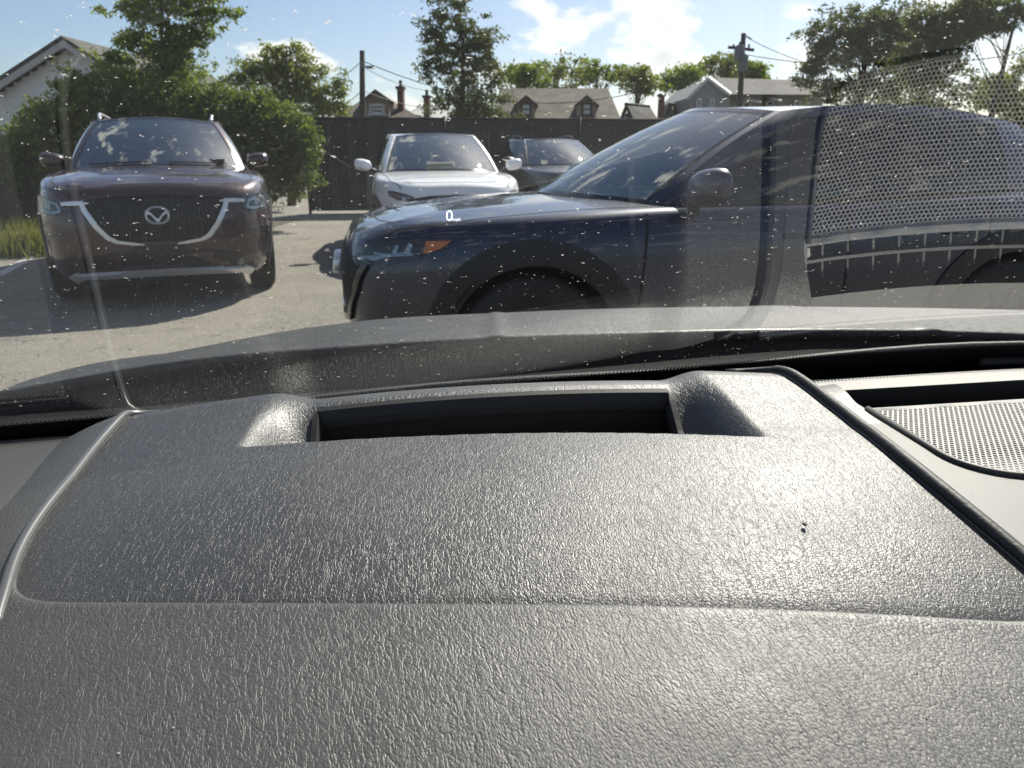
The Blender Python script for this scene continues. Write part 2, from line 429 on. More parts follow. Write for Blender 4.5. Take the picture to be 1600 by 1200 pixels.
    g = mesh('speaker_grille', V, F, simple('grille_metal', (.42, .40, .37), .5, .0, .35), own); tag(g, kind='stuff')
    fr_ = [(GX0 - .002, GY1 + .003), (GX0 - .002, GY0 + .05)] + [(GX0 + .048 - .05 * math.cos(a_), GY0 + .048 - .05 * math.sin(a_)) for a_ in np.linspace(0, math.pi / 2, 10)] + [(.6, GY0 - .002), (GX1, GY0 - .002)]
    MB().tube([I(a_, b_, float(zD(np.array(a_), np.array(b_))) + .0008) for a_, b_ in fr_], .0030, 8).build('grille_surround', PLASTIC, own, True)
    zb_ = float(zD(np.array(.6), np.array(.5))) + CAM_H; MB().prism([(a_ + .003, b_ + .002) for a_, b_ in fr_] + [(GX1, GY1 - .002)], zb_ + .0003, zb_ + .0006).build('grille_backing', BLACK, own)
    # black seal between the pads and the glass
    X, Y = np.meshgrid(np.linspace(-.62, 1.3, 60), np.linspace(.5, .95, 20), indexing='ij')
    heightfield('dash_seal', X, Y, -.272 - .02 * (X * 0) - np.where(X < -.2, .02, 0), RUBBER, own)
    # left end of the dashboard
    X, Y = np.meshgrid(np.linspace(-.70, -.275, 24), np.linspace(.30, .66, 30), indexing='ij')
    yy = np.minimum(Y, yb(X) - .012)
    heightfield('end_panel', X, yy, -.226 + 0 * X - .25 * np.maximum(0, .42 - yy) ** 2 - np.where(X > -.33, (X + .33) * .3, 0), simple('end_plastic', (.065, .066, .066), .6, spec=.35, bump=.35, bscale=900, bdist=.0003), own)
def zD(x, y): return -.2337 - .02 * np.maximum(0, .53 - y) + 0 * x
def outline():
    """edge of the hood pad: down the left side, along the seam, up the right side; points and outward normals"""
    p = [(float(xL(y)), y) for y in np.linspace(.70, .385, 40)]
    p += [(x, float(ySeam(x))) for x in np.linspace(-.222, .285, 60)]
    p += [(float(xR(y)), y) for y in np.linspace(.325, .70, 44)]
    p = np.array(p)
    # resample evenly, then relax the two corners
    d = np.r_[0, np.cumsum(np.hypot(*np.diff(p, axis=0).T))]; q = np.linspace(0, d[-1], 420); p = np.stack([np.interp(q, d, p[:, 0]), np.interp(q, d, p[:, 1])], -1)
    for _ in range(60): p[1:-1] = .25 * p[:-2] + .5 * p[1:-1] + .25 * p[2:]
    t = np.gradient(p, axis=0); t /= np.linalg.norm(t, axis=1, keepdims=True)
    return p, np.stack([t[:, 1], -t[:, 0]], -1) * np.array([[1, 1]])
def build_skirt():
    p, n = outline()
    if n[len(n) // 2][1] > 0: n = -n
    ds = np.r_[-.0005, 0, .001, .003, .006, .010, .016, np.linspace(.025, .14, 20), np.linspace(.16, .42, 16)]
    hts = {0: -.012, 1: -.0002, 2: .0006, 3: .0010, 4: .0009, 5: .0006, 6: .0003}
    V = np.zeros((len(p), len(ds), 3))
    for j, d0 in enumerate(ds):
        rgt = np.maximum(0, n[:, 0]) ** 2; dv = np.where(d0 > .03, .03 + (d0 - .03) * (1 - .93 * rgt), d0)[:, None] if d0 > .03 else d0
        P = p + n * dv; d = d0; x0, y0 = p[:, 0], p[:, 1]
        fr = np.maximum(0, -n[:, 1]); le = np.maximum(0, -n[:, 0]); ri = np.maximum(0, n[:, 0]); dd = max(d, 0)
        drop = fr ** 2 * (.11 * dd + .45 * dd * dd) + le ** 2 * (.03 * sstep(0, .10, dd) + .04 * max(0, dd - .1)) + ri ** 2 * (.026 * sstep(.0, .06, dd))
        V[:, j, 0] = P[:, 0]; V[:, j, 1] = P[:, 1]; V[:, j, 2] = zA0(x0, y0) + hts.get(j, 0) - drop + CAM_H
    return mesh('dashboard', V.reshape(-1, 3), grid_faces(len(p), len(ds)), LEATHER_ROLL, own, True)

# --- windscreen
TH = R(40); ZB = -.22
def yb(x):
    x = np.asarray(x, float); q = np.maximum(x, .25) - .5
    return .7506 - .26 * q * q + .10 * np.minimum(0, x - .25)
def W(x, s, off=0.):
    y0 = float(yb(x)); dy = -.52 * (max(x, .25) - .5)
    n = Vector((dy * -math.sin(TH), math.sin(TH), math.cos(TH))).normalized()      # outward
    sag = .02 * (s / .85) * (1 - s / .85) * 4 * 0
    p = Vector((x, y0 - s * math.cos(TH), ZB + s * math.sin(TH))) + n * (off + sag)
    return I(*p)
def schlick(t, f0=.043):
    g = t.n('ShaderNodeNewGeometry'); d = t.n('ShaderNodeVectorMath', operation='DOT_PRODUCT'); t.l(g.outputs['Incoming'], d.inputs[0]); t.l(g.outputs['Normal'], d.inputs[1])
    c = t.m('ABSOLUTE', d.outputs['Value']); k = t.m('POWER', t.m('SUBTRACT', 1, c, clamp=True), 5)
    return t.m('ADD', t.m('MULTIPLY', k, 1 - f0), f0)
def mat_screen():
    t = NT('windscreen_glass'); f = schlick(t, .14); f2 = t.m('DIVIDE', t.m('MULTIPLY', f, 2), t.m('ADD', f, 1))
    tr = t.n('ShaderNodeBsdfTransparent'); tr.inputs[0].default_value = (.885, .895, .888, 1)
    gl = t.n('ShaderNodeBsdfGlossy'); gl.inputs['Roughness'].default_value = 0.0
    mx = t.n('ShaderNodeMixShader'); t.l(f2, mx.inputs[0]); t.l(tr.outputs[0], mx.inputs[1]); t.l(gl.outputs[0], mx.inputs[2])
    return t.done(mx.outputs[0])
def mat_screen_outer():
    # outer skin: clear, with a thin film of dust that scatters the sun
    t = NT('windscreen_outer_dust')
    tr = t.n('ShaderNodeBsdfTransparent'); tr.inputs[0].default_value = (.97, .98, .975, 1)
    d2 = t.n('ShaderNodeBsdfTranslucent'); d2.inputs[0].default_value = (.62, .6, .56, 1)
    mx = t.n('ShaderNodeMixShader'); mx.inputs[0].default_value = .003; t.l(tr.outputs[0], mx.inputs[1]); t.l(d2.outputs[0], mx.inputs[2])
    return t.done(mx.outputs[0])
def build_specks(screen):
    rng = random.Random(5); V = []; F = []
    t = NT('dried_grit'); d1 = t.n('ShaderNodeBsdfDiffuse'); d1.inputs[0].default_value = (.72, .69, .64, 1); d2 = t.n('ShaderNodeBsdfTranslucent'); d2.inputs[0].default_value = (.72, .69, .64, 1)
    mx = t.n('ShaderNodeMixShader'); mx.inputs[0].default_value = .6; t.l(d1.outputs[0], mx.inputs[1]); t.l(d2.outputs[0], mx.inputs[2]); grit = t.done(mx.outputs[0])
    def blob(x, s, r, asp, rot):
        c = Vector(W(x, s, .0055)); e1 = (Vector(W(x + .001, s, .0055)) - c).normalized(); e2 = (Vector(W(x, s + .001, .0055)) - c).normalized()
        k = rng.choice((4, 5, 5, 6)); b = len(V); ph = rng.random() * 6.28
        for i in range(k):
            a = ph + 6.283 * i / k; q = r * (.45 + .9 * rng.random()); u, w = q * math.cos(a) * asp, q * math.sin(a)
            V.append(tuple(c + e1 * (u * math.cos(rot) - w * math.sin(rot)) + e2 * (u * math.sin(rot) + w * math.cos(rot))))
        F.append(tuple(range(b, b + k)))
    for i in range(9500):
        x = rng.uniform(-.46, 1.05); s = rng.uniform(.02, .62)
        if rng.random() < .86: blob(x, s,   .00014 + .0003 * rng.random() ** 3, 1.0 + rng.random(), rng.uniform(-.7, .7))
        else:
            # a dried drop: a small cluster of flecks
            rot = rng.uniform(-.5, .5); n = rng.randint(2, 5); w = .0006 + .0016 * rng.random()
            for k in range(n): blob(x + rng.uniform(-1, 1) * w, s + rng.uniform(-1, 1) * w * .7, .00012 + .00028 * rng.random(), 1.2 + 1.8 * rng.random(), rot)
    tag(mesh('dust_specks', V, F, grit, screen), kind='stuff')
def build_screen():
    xs = np.linspace(-.47, 1.17, 70); ss = np.linspace(-.09, .86, 30); nu, nv = len(xs), len(ss)
    v = [W(x, s) for x in xs for s in ss] + [W(x, s, .005) for x in xs for s in ss]; n = nu * nv
    g = grid_faces(nu, nv); f = list(g) + [tuple(i + n for i in q)[::-1] for q in g]
    ring = [i * nv for i in range(nu)] + [(nu - 1) * nv + j for j in range(1, nv)] + [i * nv + nv - 1 for i in range(nu - 2, -1, -1)] + [j for j in range(nv - 2, 0, -1)]
    for i in range(len(ring)): a, b = ring[i], ring[(i + 1) % len(ring)]; f.append((b, a, a + n, b + n))
    o = mesh('windscreen', v, f, [mat_screen(), mat_screen_outer()], own, True)
    for i, p in enumerate(o.data.polygons): p.material_index = 0 if i < len(g) else 1
    uv = o.data.uv_layers.new(name='uv'); co = [(x, s) for x in xs for s in ss] * 2
    for lp in o.data.loops: uv.data[lp.index].uv = co[lp.vertex_index]
    # ceramic frit band along the foot, dots fading out at its upper edge
    t = NT('ceramic_frit'); uvn = t.n('ShaderNodeTexCoord').outputs['UV']
    mp = t.n('ShaderNodeMapping'); t.l(uvn, mp.inputs[0]); mp.inputs['Scale'].default_value = (270, 270, 1)
    vo = t.voro(mp.outputs[0], 1, 'F1', 0, '2D'); sp = t.n('ShaderNodeSeparateXYZ'); t.l(uvn, sp.inputs[0])
    h = t.ramp(sp.outputs[1], .006, .020, False)
    solid = t.m('LESS_THAN', vo.outputs['Distance'], t.m('MULTIPLY_ADD', h, -.75, .78))
    b = t.pbr((.010, .010, .011), .55); tr = t.n('ShaderNodeBsdfTransparent'); mx = t.n('ShaderNodeMixShader')
    t.l(solid, mx.inputs[0]); t.l(tr.outputs[0], mx.inputs[1]); t.l(b, mx.inputs[2]); fm = t.done(mx.outputs[0])
    xs = np.linspace(-.46, 1.16, 80); ss = np.linspace(-.088, .020, 12)
    v = [W(x, s, -.0012) for x in xs for s in ss]; fr = mesh('frit_band', v, grid_faces(80, 12), fm, o, True)
    uv = fr.data.uv_layers.new(name='uv'); co = [(x, s) for x in xs for s in ss]
    for lp in fr.data.loops: uv.data[lp.index].uv = co[lp.vertex_index]
    build_specks(o)
    return o
def yh(x): return float(yb(x)) + .235                 # rear edge of the bonnet
HN = ([-.56, -.457, -.3625, -.3036, -.18, .034, .31, .431, .779, 1.22], [-.252, -.2405, -.2310, -.2275, -.2265, -.2285, -.2412, -.2476, -.2671, -.305])
HF = ([-.58, -.524, -.451, -.295, -.196, .11, .514, .862, 1.223], [-.275, -.283, -.306, -.321, -.3185, -.3197, -.3307, -.3496, -.3749])
HY = ([-.58, -.524, -.451, -.295, -.196, .11, 1.223], [.99, 1.15, 1.3, 1.5, 1.53, 1.55, 1.55])
def zH(x, y):
    x = np.asarray(x, float); y = np.asarray(y, float); yn = yb(x) + .25; zn = smooth_interp(*HN, x); zf = smooth_interp(*HF, x); yf = np.maximum(smooth_interp(*HY, x), yn + .1)
    D = yf - yn; mf = zf / yf; b = mf * D - (zf - zn); a = 2 * (zf - zn) - mf * D; t = np.minimum((y - yn) / D, 1); e = np.maximum(0, y - yf)
    q = np.abs(x - .35)
    return zn + a * t + b * t * t + mf * e - .12 * e * e - 1.2 * np.maximum(0, e - .75) ** 2 + .0025 * np.exp(-((q - .30 + .05 * (y - 1)) / .012) ** 2)
def build_front():
    t = NT('grey_metallic_bonnet'); v = t.coords()
    fl = t.noise(v, 900, 2); dirt = t.ramp(t.noise(v, 14, 6, .65).outputs[0], .35, .75); dust = t.ramp(t.noise(v, 120, 4, .7).outputs[0], .4, .7)
    c = t.mix(fl.outputs[0], (.024, .025, .026), (.06, .06, .06)); c = t.mix(t.m('MULTIPLY', t.m('MULTIPLY', dirt, dust), .6), c, (.15, .145, .13))
    n = t.bump(dust, .35, .002)
    paint = t.done(t.pbr(c, t.ramp(dust, 0, 1, False, .5, .7), .1, n, .25, .12, .25))
    nu, nv = 240, 60; xs = np.linspace(-.54, 1.20, nu); X = np.zeros((nu, nv)); Y = np.zeros((nu, nv))
    for i, x in enumerate(xs): X[i] = x; Y[i] = np.linspace(yh(x), 2.45 - .35 * (x - .35) ** 2, nv)
    Z = zH(X, Y)
    b = heightfield('bonnet', X, Y, Z, paint, own); 
    md = b.modifiers.new('thick', 'SOLIDIFY'); md.thickness = .012; md.offset = -1
    # left front wing beside the bonnet
    for sgn, x0, x1 in ((1, -.70, -.548), (-1, 1.207, 1.30)):
        X, Y = np.meshgrid(np.linspace(x0, x1, 12), np.linspace(.70, 2.2, 40), indexing='ij')
        Z = zH(X, Y) - .004 - .9 * np.maximum(0, np.abs(X - .35) - .92) ** 2
        w = heightfield('front_wing', X, Y, Z, paint, own); md = w.modifiers.new('thick', 'SOLIDIFY'); md.thickness = .01; md.offset = -1
    # black cowl panel between glass and bonnet
    xs = np.linspace(-.66, 1.3, 60); rows = []
    for k, (dy, z) in enumerate(((-.03, -.30), (-.01, -.262), (.02, -.256), (.06, -.256), (.12, -.258), (.17, -.265), (.22, -.27), (.25, -.24))):
        rows.append([I(x, float(yb(x)) + dy, min(z, float(smooth_interp(*HN, x)) - (.008 if dy > .24 else .02))) for x in xs])
    m = MB(); 
    for r_ in rows: m.v += r_
    m.f = grid_faces(len(rows), 60); m.build('cowl_panel', simple('cowl_plastic', (.014, .014, .015), .9, spec=.15, bump=.3, bscale=400), own, True)
    # wiper arm and blade parked on the cowl
    for (a, b_) in ((-.30, .28), (.25, .85)):
        p = [I(x, float(yb(x)) + .035 + .02 * math.sin(math.pi * i / 11), -.240 - .012 * abs(x - (a + b_) / 2) + .008) for i, x in enumerate(np.linspace(a, b_, 12))]
        wp = MB().tube(p, .006, 6).build('wiper', RUBBER, own, True)
        p = [I(lerp(b_ + .05, (a + b_) / 2, t_), float(yb(b_)) + .10 - .07 * t_, -.262 + .028 * t_) for t_ in np.linspace(0, 1, 6)]
        MB().tube(p, [.009, .008, .007, .006, .006, .006], 6).build('wiper_arm', RUBBER, wp, True)
    # pale trim piece at the foot of the left pillar, outside the glass
    po = [(-.50, .745), (-.420, .795), (-.465, .868), (-.525, .905), (-.56, .86)]
    fixnormals(MB().prism(po, CAM_H - .30, CAM_H - .272).build('pillar_trim', simple('trim_grey', (.33, .33, .32), .35, spec=.7), own))
    # cabin: roof lining and pillars, which keep the sky off the dashboard from behind
    hl = simple('roof_lining', (.42, .41, .39), .95, bump=.2, bscale=500)
    top = [Vector(W(x, .86, .02)) for x in np.linspace(-.47, 1.17, 16)]
    P = [[p, p + Vector((0, -.15, .05)), p + Vector((0, -.6, .09)), p + Vector((0, -1.6, .08)), p + Vector((0, -2.4, -.05))] for p in top]
    solid_patch('roof_lining', P, hl, own, .03, (0, 0, 1))
    for x in (-.485, 1.185):
        p = [Vector(W(x, s, .01)) for s in np.linspace(-.05, .86, 10)] + [Vector(W(x, .86, .01)) + Vector((0, -.5, .1)), Vector(W(x, .86, .01)) + Vector((0, -1.6, .08))]
        MB().tube(p, .035, 10).build('pillar', hl, own, True)
def build_hud(px, py, z_stop):
    """glowing speed reading on the projector inside the well; we see it mirrored in the windscreen"""
    P = R(PITCH); a, b = (px - 800) / 1202, -(py - 600) / 1202
    d = Rm.transposed() @ Vector((a, math.cos(P) + math.sin(P) * b, -math.sin(P) + math.cos(P) * b)).normalized()
    ex = Rm.transposed() @ Vector((1, 0, 0)); ey = Rm.transposed() @ Vector((0, math.sin(P), math.cos(P)))
    lo, hi = .05, 2
    for _ in range(60):
        mid = (lo + hi) / 2; p = d * mid
        if p.y + (p.z - ZB) / math.tan(TH) - float(yb(p.x)) < 0: lo = mid
        else: hi = mid
    hit = d * lo; n = Vector((.52 * (max(hit.x, .25) - .5), 1, 1 / math.tan(TH))).normalized(); r = d - n * (2 * d.dot(n))
    D = lo + (z_stop - hit.z) / r.z; c = d * D
    t = NT('display_glow'); em = t.n('ShaderNodeEmission'); em.inputs[0].default_value = (.93, .96, 1, 1); em.inputs[1].default_value = 3.2; glow = t.done(em.outputs[0])
    cu = bpy.data.curves.new('reading', 'FONT'); cu.size = 1; tmp = bpy.data.objects.new('tmp', cu); COL.objects.link(tmp); m = MB()
    for txt, x0, y0, h in (('0', -5, -7, 16), ('mph', 4.5, -7, 5.5)):
        cu.body = txt; bpy.context.view_layer.update(); me = tmp.to_mesh(); k = h / .70 / 1202 * D
        v = []
        for q in me.vertices:
            w = c + ex * (q.co.x * k + x0 / 1202 * D) + ey * (q.co.y * k + y0 / 1202 * D); w = w - n * (2 * (w - hit).dot(n)); v.append(I(*w))
        m.add(v, [tuple(f.vertices) for f in me.polygons]); tmp.to_mesh_clear()
    bpy.data.objects.remove(tmp); m.build('speed_reading', glow, own)
def build_crumbs():
    rng = random.Random(9); m = MB(); f = MB()
    for i in range(260):
        x = rng.uniform(-.26, .28); y = rng.uniform(.20, .52); d = max(0, float(ySeam(x)) - y)
        z = float(zA0(np.array(x), np.array(max(y, float(ySeam(x)))))) - (.11 * d + .45 * d * d) + .0006; r_ = .00018 + .0004 * rng.random() ** 3; b = len(f.v); k = rng.choice((4, 5)); a0 = rng.random() * 6.28
        f.add([I(x + r_ * (.6 + rng.random()) * math.cos(a0 + 6.28 * j / k), y + r_ * (.6 + rng.random()) * math.sin(a0 + 6.28 * j / k), z) for j in range(k)], [tuple(range(k))])
    tag(f.build('dust_specks', simple('lint', (.35, .34, .32), .9), own), kind='stuff')
    for (x, y, r_) in ((.1935, .389, .0016), (.099, .2285, .0012), (-.05, .43, .0007)):
        d = max(0, float(ySeam(x)) - y); z = float(zA0(np.array(x), np.array(max(y, float(ySeam(x)))))) - (.11 * d + .45 * d * d) + r_ * .4
        bm = bmesh.new(); bmesh.ops.create_icosphere(bm, subdivisions=1, radius=r_)
        for v in bm.verts: v.co = Vector(I(x, y, z)) + Vector((v.co.x * rng.uniform(.5, 1.2), v.co.y * rng.uniform(.7, 1.5), v.co.z * .6))
        from_bm('crumb', bm, simple('crumb_brown', (.05, .03, .02), .8), own)
build_crumbs(); build_dash(); SCREEN = build_screen(); build_front(); build_hud(694, 338, -.212)

# ------------------------------------------------------------------ parked cars
def mat_paint(name, col, flake=.25, metal=.35, dirt=.06):
    t = NT(name); v = t.coords()
    n1 = t.noise(v, 700, 2); d = t.ramp(t.noise(v, 3.2, 6, .65).outputs[0], .45, .8)
    c = t.mix(t.m('MULTIPLY', n1.outputs[0], flake), col, tuple(min(1, x * 2.2 + .01) for x in col))
    c = t.mix(t.m('MULTIPLY', d, dirt), c, (.33, .30, .26))
    return t.done(t.pbr(c, .38, metal, None, .5, 1.0, .03))
def mat_carglass(name, tint=(.55, .62, .58), f0=.06):
    t = NT(name); f = schlick(t, f0)
    tr = t.n('ShaderNodeBsdfTransparent'); tr.inputs[0].default_value = (*tint, 1)
    gl = t.n('ShaderNodeBsdfGlossy'); gl.inputs['Roughness'].default_value = .0
    mx = t.n('ShaderNodeMixShader'); t.l(f, mx.inputs[0]); t.l(tr.outputs[0], mx.inputs[1]); t.l(gl.outputs[0], mx.inputs[2])
    return t.done(mx.outputs[0])
TRIMBLK = simple('black_cladding', (.016, .016, .017), .55, bump=.2, bscale=400)
GRILLEBLK = simple('grille_black', (.004, .004, .0045), .5, spec=.2)
GLOSSBLK = simple('gloss_black', (.006, .006, .007), .12, coat=.5)
CHROME = simple('satin_chrome', (.72, .73, .74), .32, .6)
TYRE = simple('tyre_rubber', (.018, .018, .018), .75, bump=.4, bscale=80)
RIMDARK = simple('dark_alloy', (.05, .05, .053), .35, .7)
LENS = mat_carglass('lamp_lens', (.9, .92, .93), .03)
REFLECT = simple('lamp_reflector', (.35, .36, .38), .25, .85)
LAMPDARK = simple('lamp_housing', (.03, .03, .033), .3)
AMBER = simple('amber_lens', (.55, .16, .02), .25, coat=.6)
WINDGLASS = mat_carglass('car_windscreen', (.70, .78, .74), .30)
SIDEGLASS = mat_carglass('car_side_glass', (.42, .46, .44), .08)
CABIN = simple('cabin_trim', (.03, .03, .031), .7)
SEATM = simple('seat_cloth', (.05, .05, .052), .8)
PAPER = simple('paper', (.8, .82, .78), .7)
GAP = simple('shut_line', (.004, .004, .005), .8)

class Car:
    def __init__(s, name, P, paint, label, loc, heading, parts=()):
        s.P = P; s.paint = paint; s.root = empty(name, (loc[0], loc[1], 0), (0, 0, math.atan2(heading[1], heading[0])))
        tag(s.root, label, 'car'); s.body()
    def plan(s, n=300):
        P = s.P; a, b = P['L'] / 2, P['W'] / 2; e = 2 / P.get('n', 5)
        q = np.linspace(0, 2 * np.pi, 8001); c, d = np.cos(q), np.sin(q)
        X = a * np.sign(c) * np.abs(c) ** e; Y = b * np.sign(d) * np.abs(d) ** e
        L = np.r_[0, np.cumsum(np.hypot(np.diff(X), np.diff(Y)))]; u = np.linspace(0, L[-1], n + 1)[:-1]
        return np.interp(u, L, X), np.interp(u, L, Y)
    def body(s):
        P = s.P; X, Y = s.plan(); a, b = P['L'] / 2, P['W'] / 2; n = len(X)
        wf = sstep(.35, 1., X / a); wr = sstep(.45, 1., -X / a); xx = X - a
        taper = 1 - P.get('taper', .05) * sstep(.45, 1., X / a) - .05 * sstep(.5, 1., -X / a)
        zs = smooth_interp(*P['shoulder'], -xx)
        rows = P['rows']                                   # (v, side scale, front inset, rear inset)
        V = []
        # fenders swell a little over the wheels
        bul = .018 * (np.exp(-((-xx - P['axf']) / .42) ** 2) + np.exp(-((-xx - P['axr']) / .45) ** 2))
        for (v, si, fi, ri) in rows:
            x = xx - fi * wf + ri * wr; y = Y * si * taper * (1 + bul * (1 if .25 < v < .98 else .3))
            crown = P['crown'] * (1 - (np.abs(Y) / b) ** 2) * max(0, (v - .85) / .15)
            V.append(np.stack([x, y, P['z0'] + v * (zs - P['z0']) + crown], -1))
        top = V[-1]
        for r in (.02, .06, .14, .3, .5, .7, .85, 1.):
            y = top[:, 1] * (1 - r); x = top[:, 0] - .0 * r
            z = top[:, 2] + P['crown'] * ((np.abs(top[:, 1]) / b) ** 2 - (np.abs(y) / b) ** 2)
            cr = P.get('crease', 0) * np.exp(-((np.abs(y) - P.get('crease_y', .5)) / .06) ** 2) * sstep(0, .5, -x)
            V.append(np.stack([x, y, z + cr], -1))
        V = np.stack(V, 1); m = V.shape[1]; v = V.reshape(-1, 3)
        f = grid_faces(n, m, True)
        # open the wheel arches
        R_ = P['arch']; keep = []
        ctr = v[np.array(f)].mean(1)
        for q, c in zip(f, ctr):
            cut = False
            for ax in (P['axf'], P['axr']):
                if (c[0] + ax) ** 2 + (c[2] - P['wz']) ** 2 < (R_ + .02) ** 2 and abs(c[1]) > b * .55 and c[2] < P['wz'] + R_ + .02: cut = True
            if not cut: keep.append(q)
        s.bvh = BVHTree.FromPolygons([tuple(p) for p in v], f)
        s.o_body = mesh('body', v, keep, s.paint, s.root, True); fixnormals(s.o_body); autosmooth(s.o_body, 50)
        # dark tub inside so that nothing shows through the arches
        mb = MB(); mb.box((-P['L'] / 2, 0, .5), (P['L'] * .8, P['W'] * .6, .5)); mb.build('underbody', GAP, s.root)
        for ax, si in ((P['axf'], 1), (P['axf'], -1), (P['axr'], 1), (P['axr'], -1)): s.wheel(ax, si)
    def hit(s, axis, a, b):
        if axis == 'front': o, d = Vector((5, a, b)), Vector((-1, 0, 0))
        elif axis == 'rear': o, d = Vector((-12, a, b)), Vector((1, 0, 0))
        elif axis == 'left': o, d = Vector((a, 5, b)), Vector((0, -1, 0))
        elif axis == 'right': o, d = Vector((a, -5, b)), Vector((0, 1, 0))
        else: o, d = Vector((a, b, 5)), Vector((0, 0, -1))
        h = s.bvh.ray_cast(o, d)
        if h[0] is None:
            q = s.bvh.find_nearest(Vector((a if axis in ('left', 'right', 'top') else 0, a if axis in ('front', 'rear') else (b if axis == 'top' else math.copysign(s.P['W'] / 2, 1 if axis == 'left' else -1)), b if axis != 'top' else 1)))
            return q[0], -d
        nn = h[1]
        if nn.dot(d) > 0: nn = -nn
        return h[0], nn
    def decal(s, name, outline, axis, mat, off=.004, th=.012, sub=2, parent=None, fn=None):
        """outline drawn in the front (y,z) or side (x,z) or top (x,y) view, laid on the body as a thin solid plate"""
        bm = bmesh.new(); vs = [bm.verts.new((p[0], p[1], 0)) for p in outline]; fc = bm.faces.new(vs)
        bmesh.ops.triangulate(bm, faces=[fc])
        for _ in range(sub): bmesh.ops.subdivide_edges(bm, edges=bm.edges[:], cuts=1, use_grid_fill=False)
        bmesh.ops.triangulate(bm, faces=bm.faces[:])
        d = {'front': Vector((-1, 0, 0)), 'rear': Vector((1, 0, 0)), 'left': Vector((0, -1, 0)), 'right': Vector((0, 1, 0)), 'top': Vector((0, 0, -1))}[axis]
        bm.verts.index_update(); V = []; B = []
        for v in bm.verts:
            p, nn = s.hit(axis, v.co.x, v.co.y); o = off + (fn(v.co.x, v.co.y) if fn else 0)
            V.append(p + nn * o); B.append(p + nn * (o - th))
        F = [tuple(v.index for v in f.verts) for f in bm.faces]; n = len(V)
        FF = F + [tuple(i + n for i in q)[::-1] for q in F]
        for e in bm.edges:
            if len(e.link_faces) == 1: i, j = e.verts[0].index, e.verts[1].index; FF.append((i, j, j + n, i + n))
        bm.free()
        o = mesh(name, [tuple(p) for p in V + B], FF, mat, parent or s.root); fixnormals(o); autosmooth(o, 40); return o
    def ribbon(s, pts, w, cap=True):
        """polyline with width w (number or list) to an outline polygon"""
        pts = [Vector((p[0], p[1])) for p in pts]; L, Rr = [], []
        for i, p in enumerate(pts):
            t = (pts[min(i + 1, len(pts) - 1)] - pts[max(i - 1, 0)]).normalized(); nn = Vector((-t.y, t.x)); ww = (w[i] if isinstance(w, (list, tuple)) else w) / 2
            L.append(p + nn * ww); Rr.append(p - nn * ww)
        return [tuple(p) for p in L] + [tuple(p) for p in Rr[::-1]]
    def strip(s, name, pts, w, axis, mat, off=.004, th=.012, parent=None, seg=4):
        """a strip laid along a polyline on the body, quad by quad"""
        P2 = []
        W2 = []
        for i in range(len(pts) - 1):
            for k in range(seg):
                t = k / seg; P2.append((lerp(pts[i][0], pts[i + 1][0], t), lerp(pts[i][1], pts[i + 1][1], t))); W2.append(lerp(w[i], w[i + 1], t) if isinstance(w, (list, tuple)) else w)
        P2.append(pts[-1]); W2.append(w[-1] if isinstance(w, (list, tuple)) else w)
        ol = s.ribbon(P2, W2); n = len(P2); V = []; F = []
        for i in range(n):
            pa, pb = ol[i], ol[2 * n - 1 - i]
            (a, na), (b, nb) = s.hit(axis, *pa), s.hit(axis, *pb)
            mid = (a + b) / 2 + (na + nb).normalized() * (off + .25 * W2[i] * .3)
            V += [a + na * (off - th), a + na * off, mid, b + nb * off, b + nb * (off - th)]
        for i in range(n - 1):
            for k in range(4): F.append((i * 5 + k, i * 5 + k + 1, (i + 1) * 5 + k + 1, (i + 1) * 5 + k))
        F.append((0, 1, 2, 3, 4)); F.append(tuple((n - 1) * 5 + k for k in range(5)))
        o = mesh(name, [tuple(p) for p in V], F, mat, parent or s.root); fixnormals(o); autosmooth(o, 50); return o
    def wheel(s, ax, side):
        P = s.P; y = side * (P['W'] / 2 - .14); r = P['tyre']; c = (-ax, y, r)
        prof = [(r * .62, -.10), (r * .72, -.115), (r * .93, -.112), (r * .985, -.095), (r, -.06), (r, .06), (r * .985, .095), (r * .93, .112), (r * .72, .115), (r * .62, .10)]
        ty = MB().lathe(prof, c, 40).build('wheel', TYRE, s.root, True)
        m = MB(); o = side * .06
        m.lathe([(r * .63, -.1), (r * .63, .1)], c, 40); m.lathe([(r * .63, o + side * .035), (r * .58, o + side * .03), (r * .56, o), (r * .15, o), (.001, o)], c, 40)
        for k in range(10):
            a = 2 * math.pi * k / 10 + .2; dx, dz = math.cos(a), math.sin(a); da = .09
            pts = [(c[0] + math.cos(a + j * da * (1.5 if rr < .3 else .8)) * r * rr, c[1] + o + side * (.012 + .015 * (rr < .3)), c[2] + math.sin(a + j * da * (1.5 if rr < .3 else .8)) * r * rr) for rr, j in ((.14, -1), (.58, -1), (.58, 1), (.14, 1))]
            b2 = [(p[0], p[1] - side * .03, p[2]) for p in pts]
            m.add(pts + b2, [(0, 1, 2, 3), (4, 7, 6, 5), (0, 4, 5, 1), (2, 6, 7, 3), (1, 5, 6, 2), (0, 3, 7, 4)])
        m.lathe([(.03, o + side * .035), (.001, o + side * .036)], c, 12)
        fixnormals(m.build('rim', s.P.get('rim', RIMDARK), ty))
        # inner arch
        Rr = P['arch'] - .005; m = MB(); K = 24; b = len(m.v)
        for j in (0, 1):
            for k in range(K + 1):
                q = math.pi * (k / K * 1.2 - .1); m.v.append((-ax + Rr * math.cos(q), side * (P['W'] / 2 - (.06 if j == 0 else .42)), P['wz'] + Rr * math.sin(q)))
        m.f += [(k, k + 1, K + 2 + k, K + 1 + k) for k in range(K)]; m.f.append(tuple(range(K + 1, 2 * K + 2)))
        m.build('arch_liner', GAP, s.root)
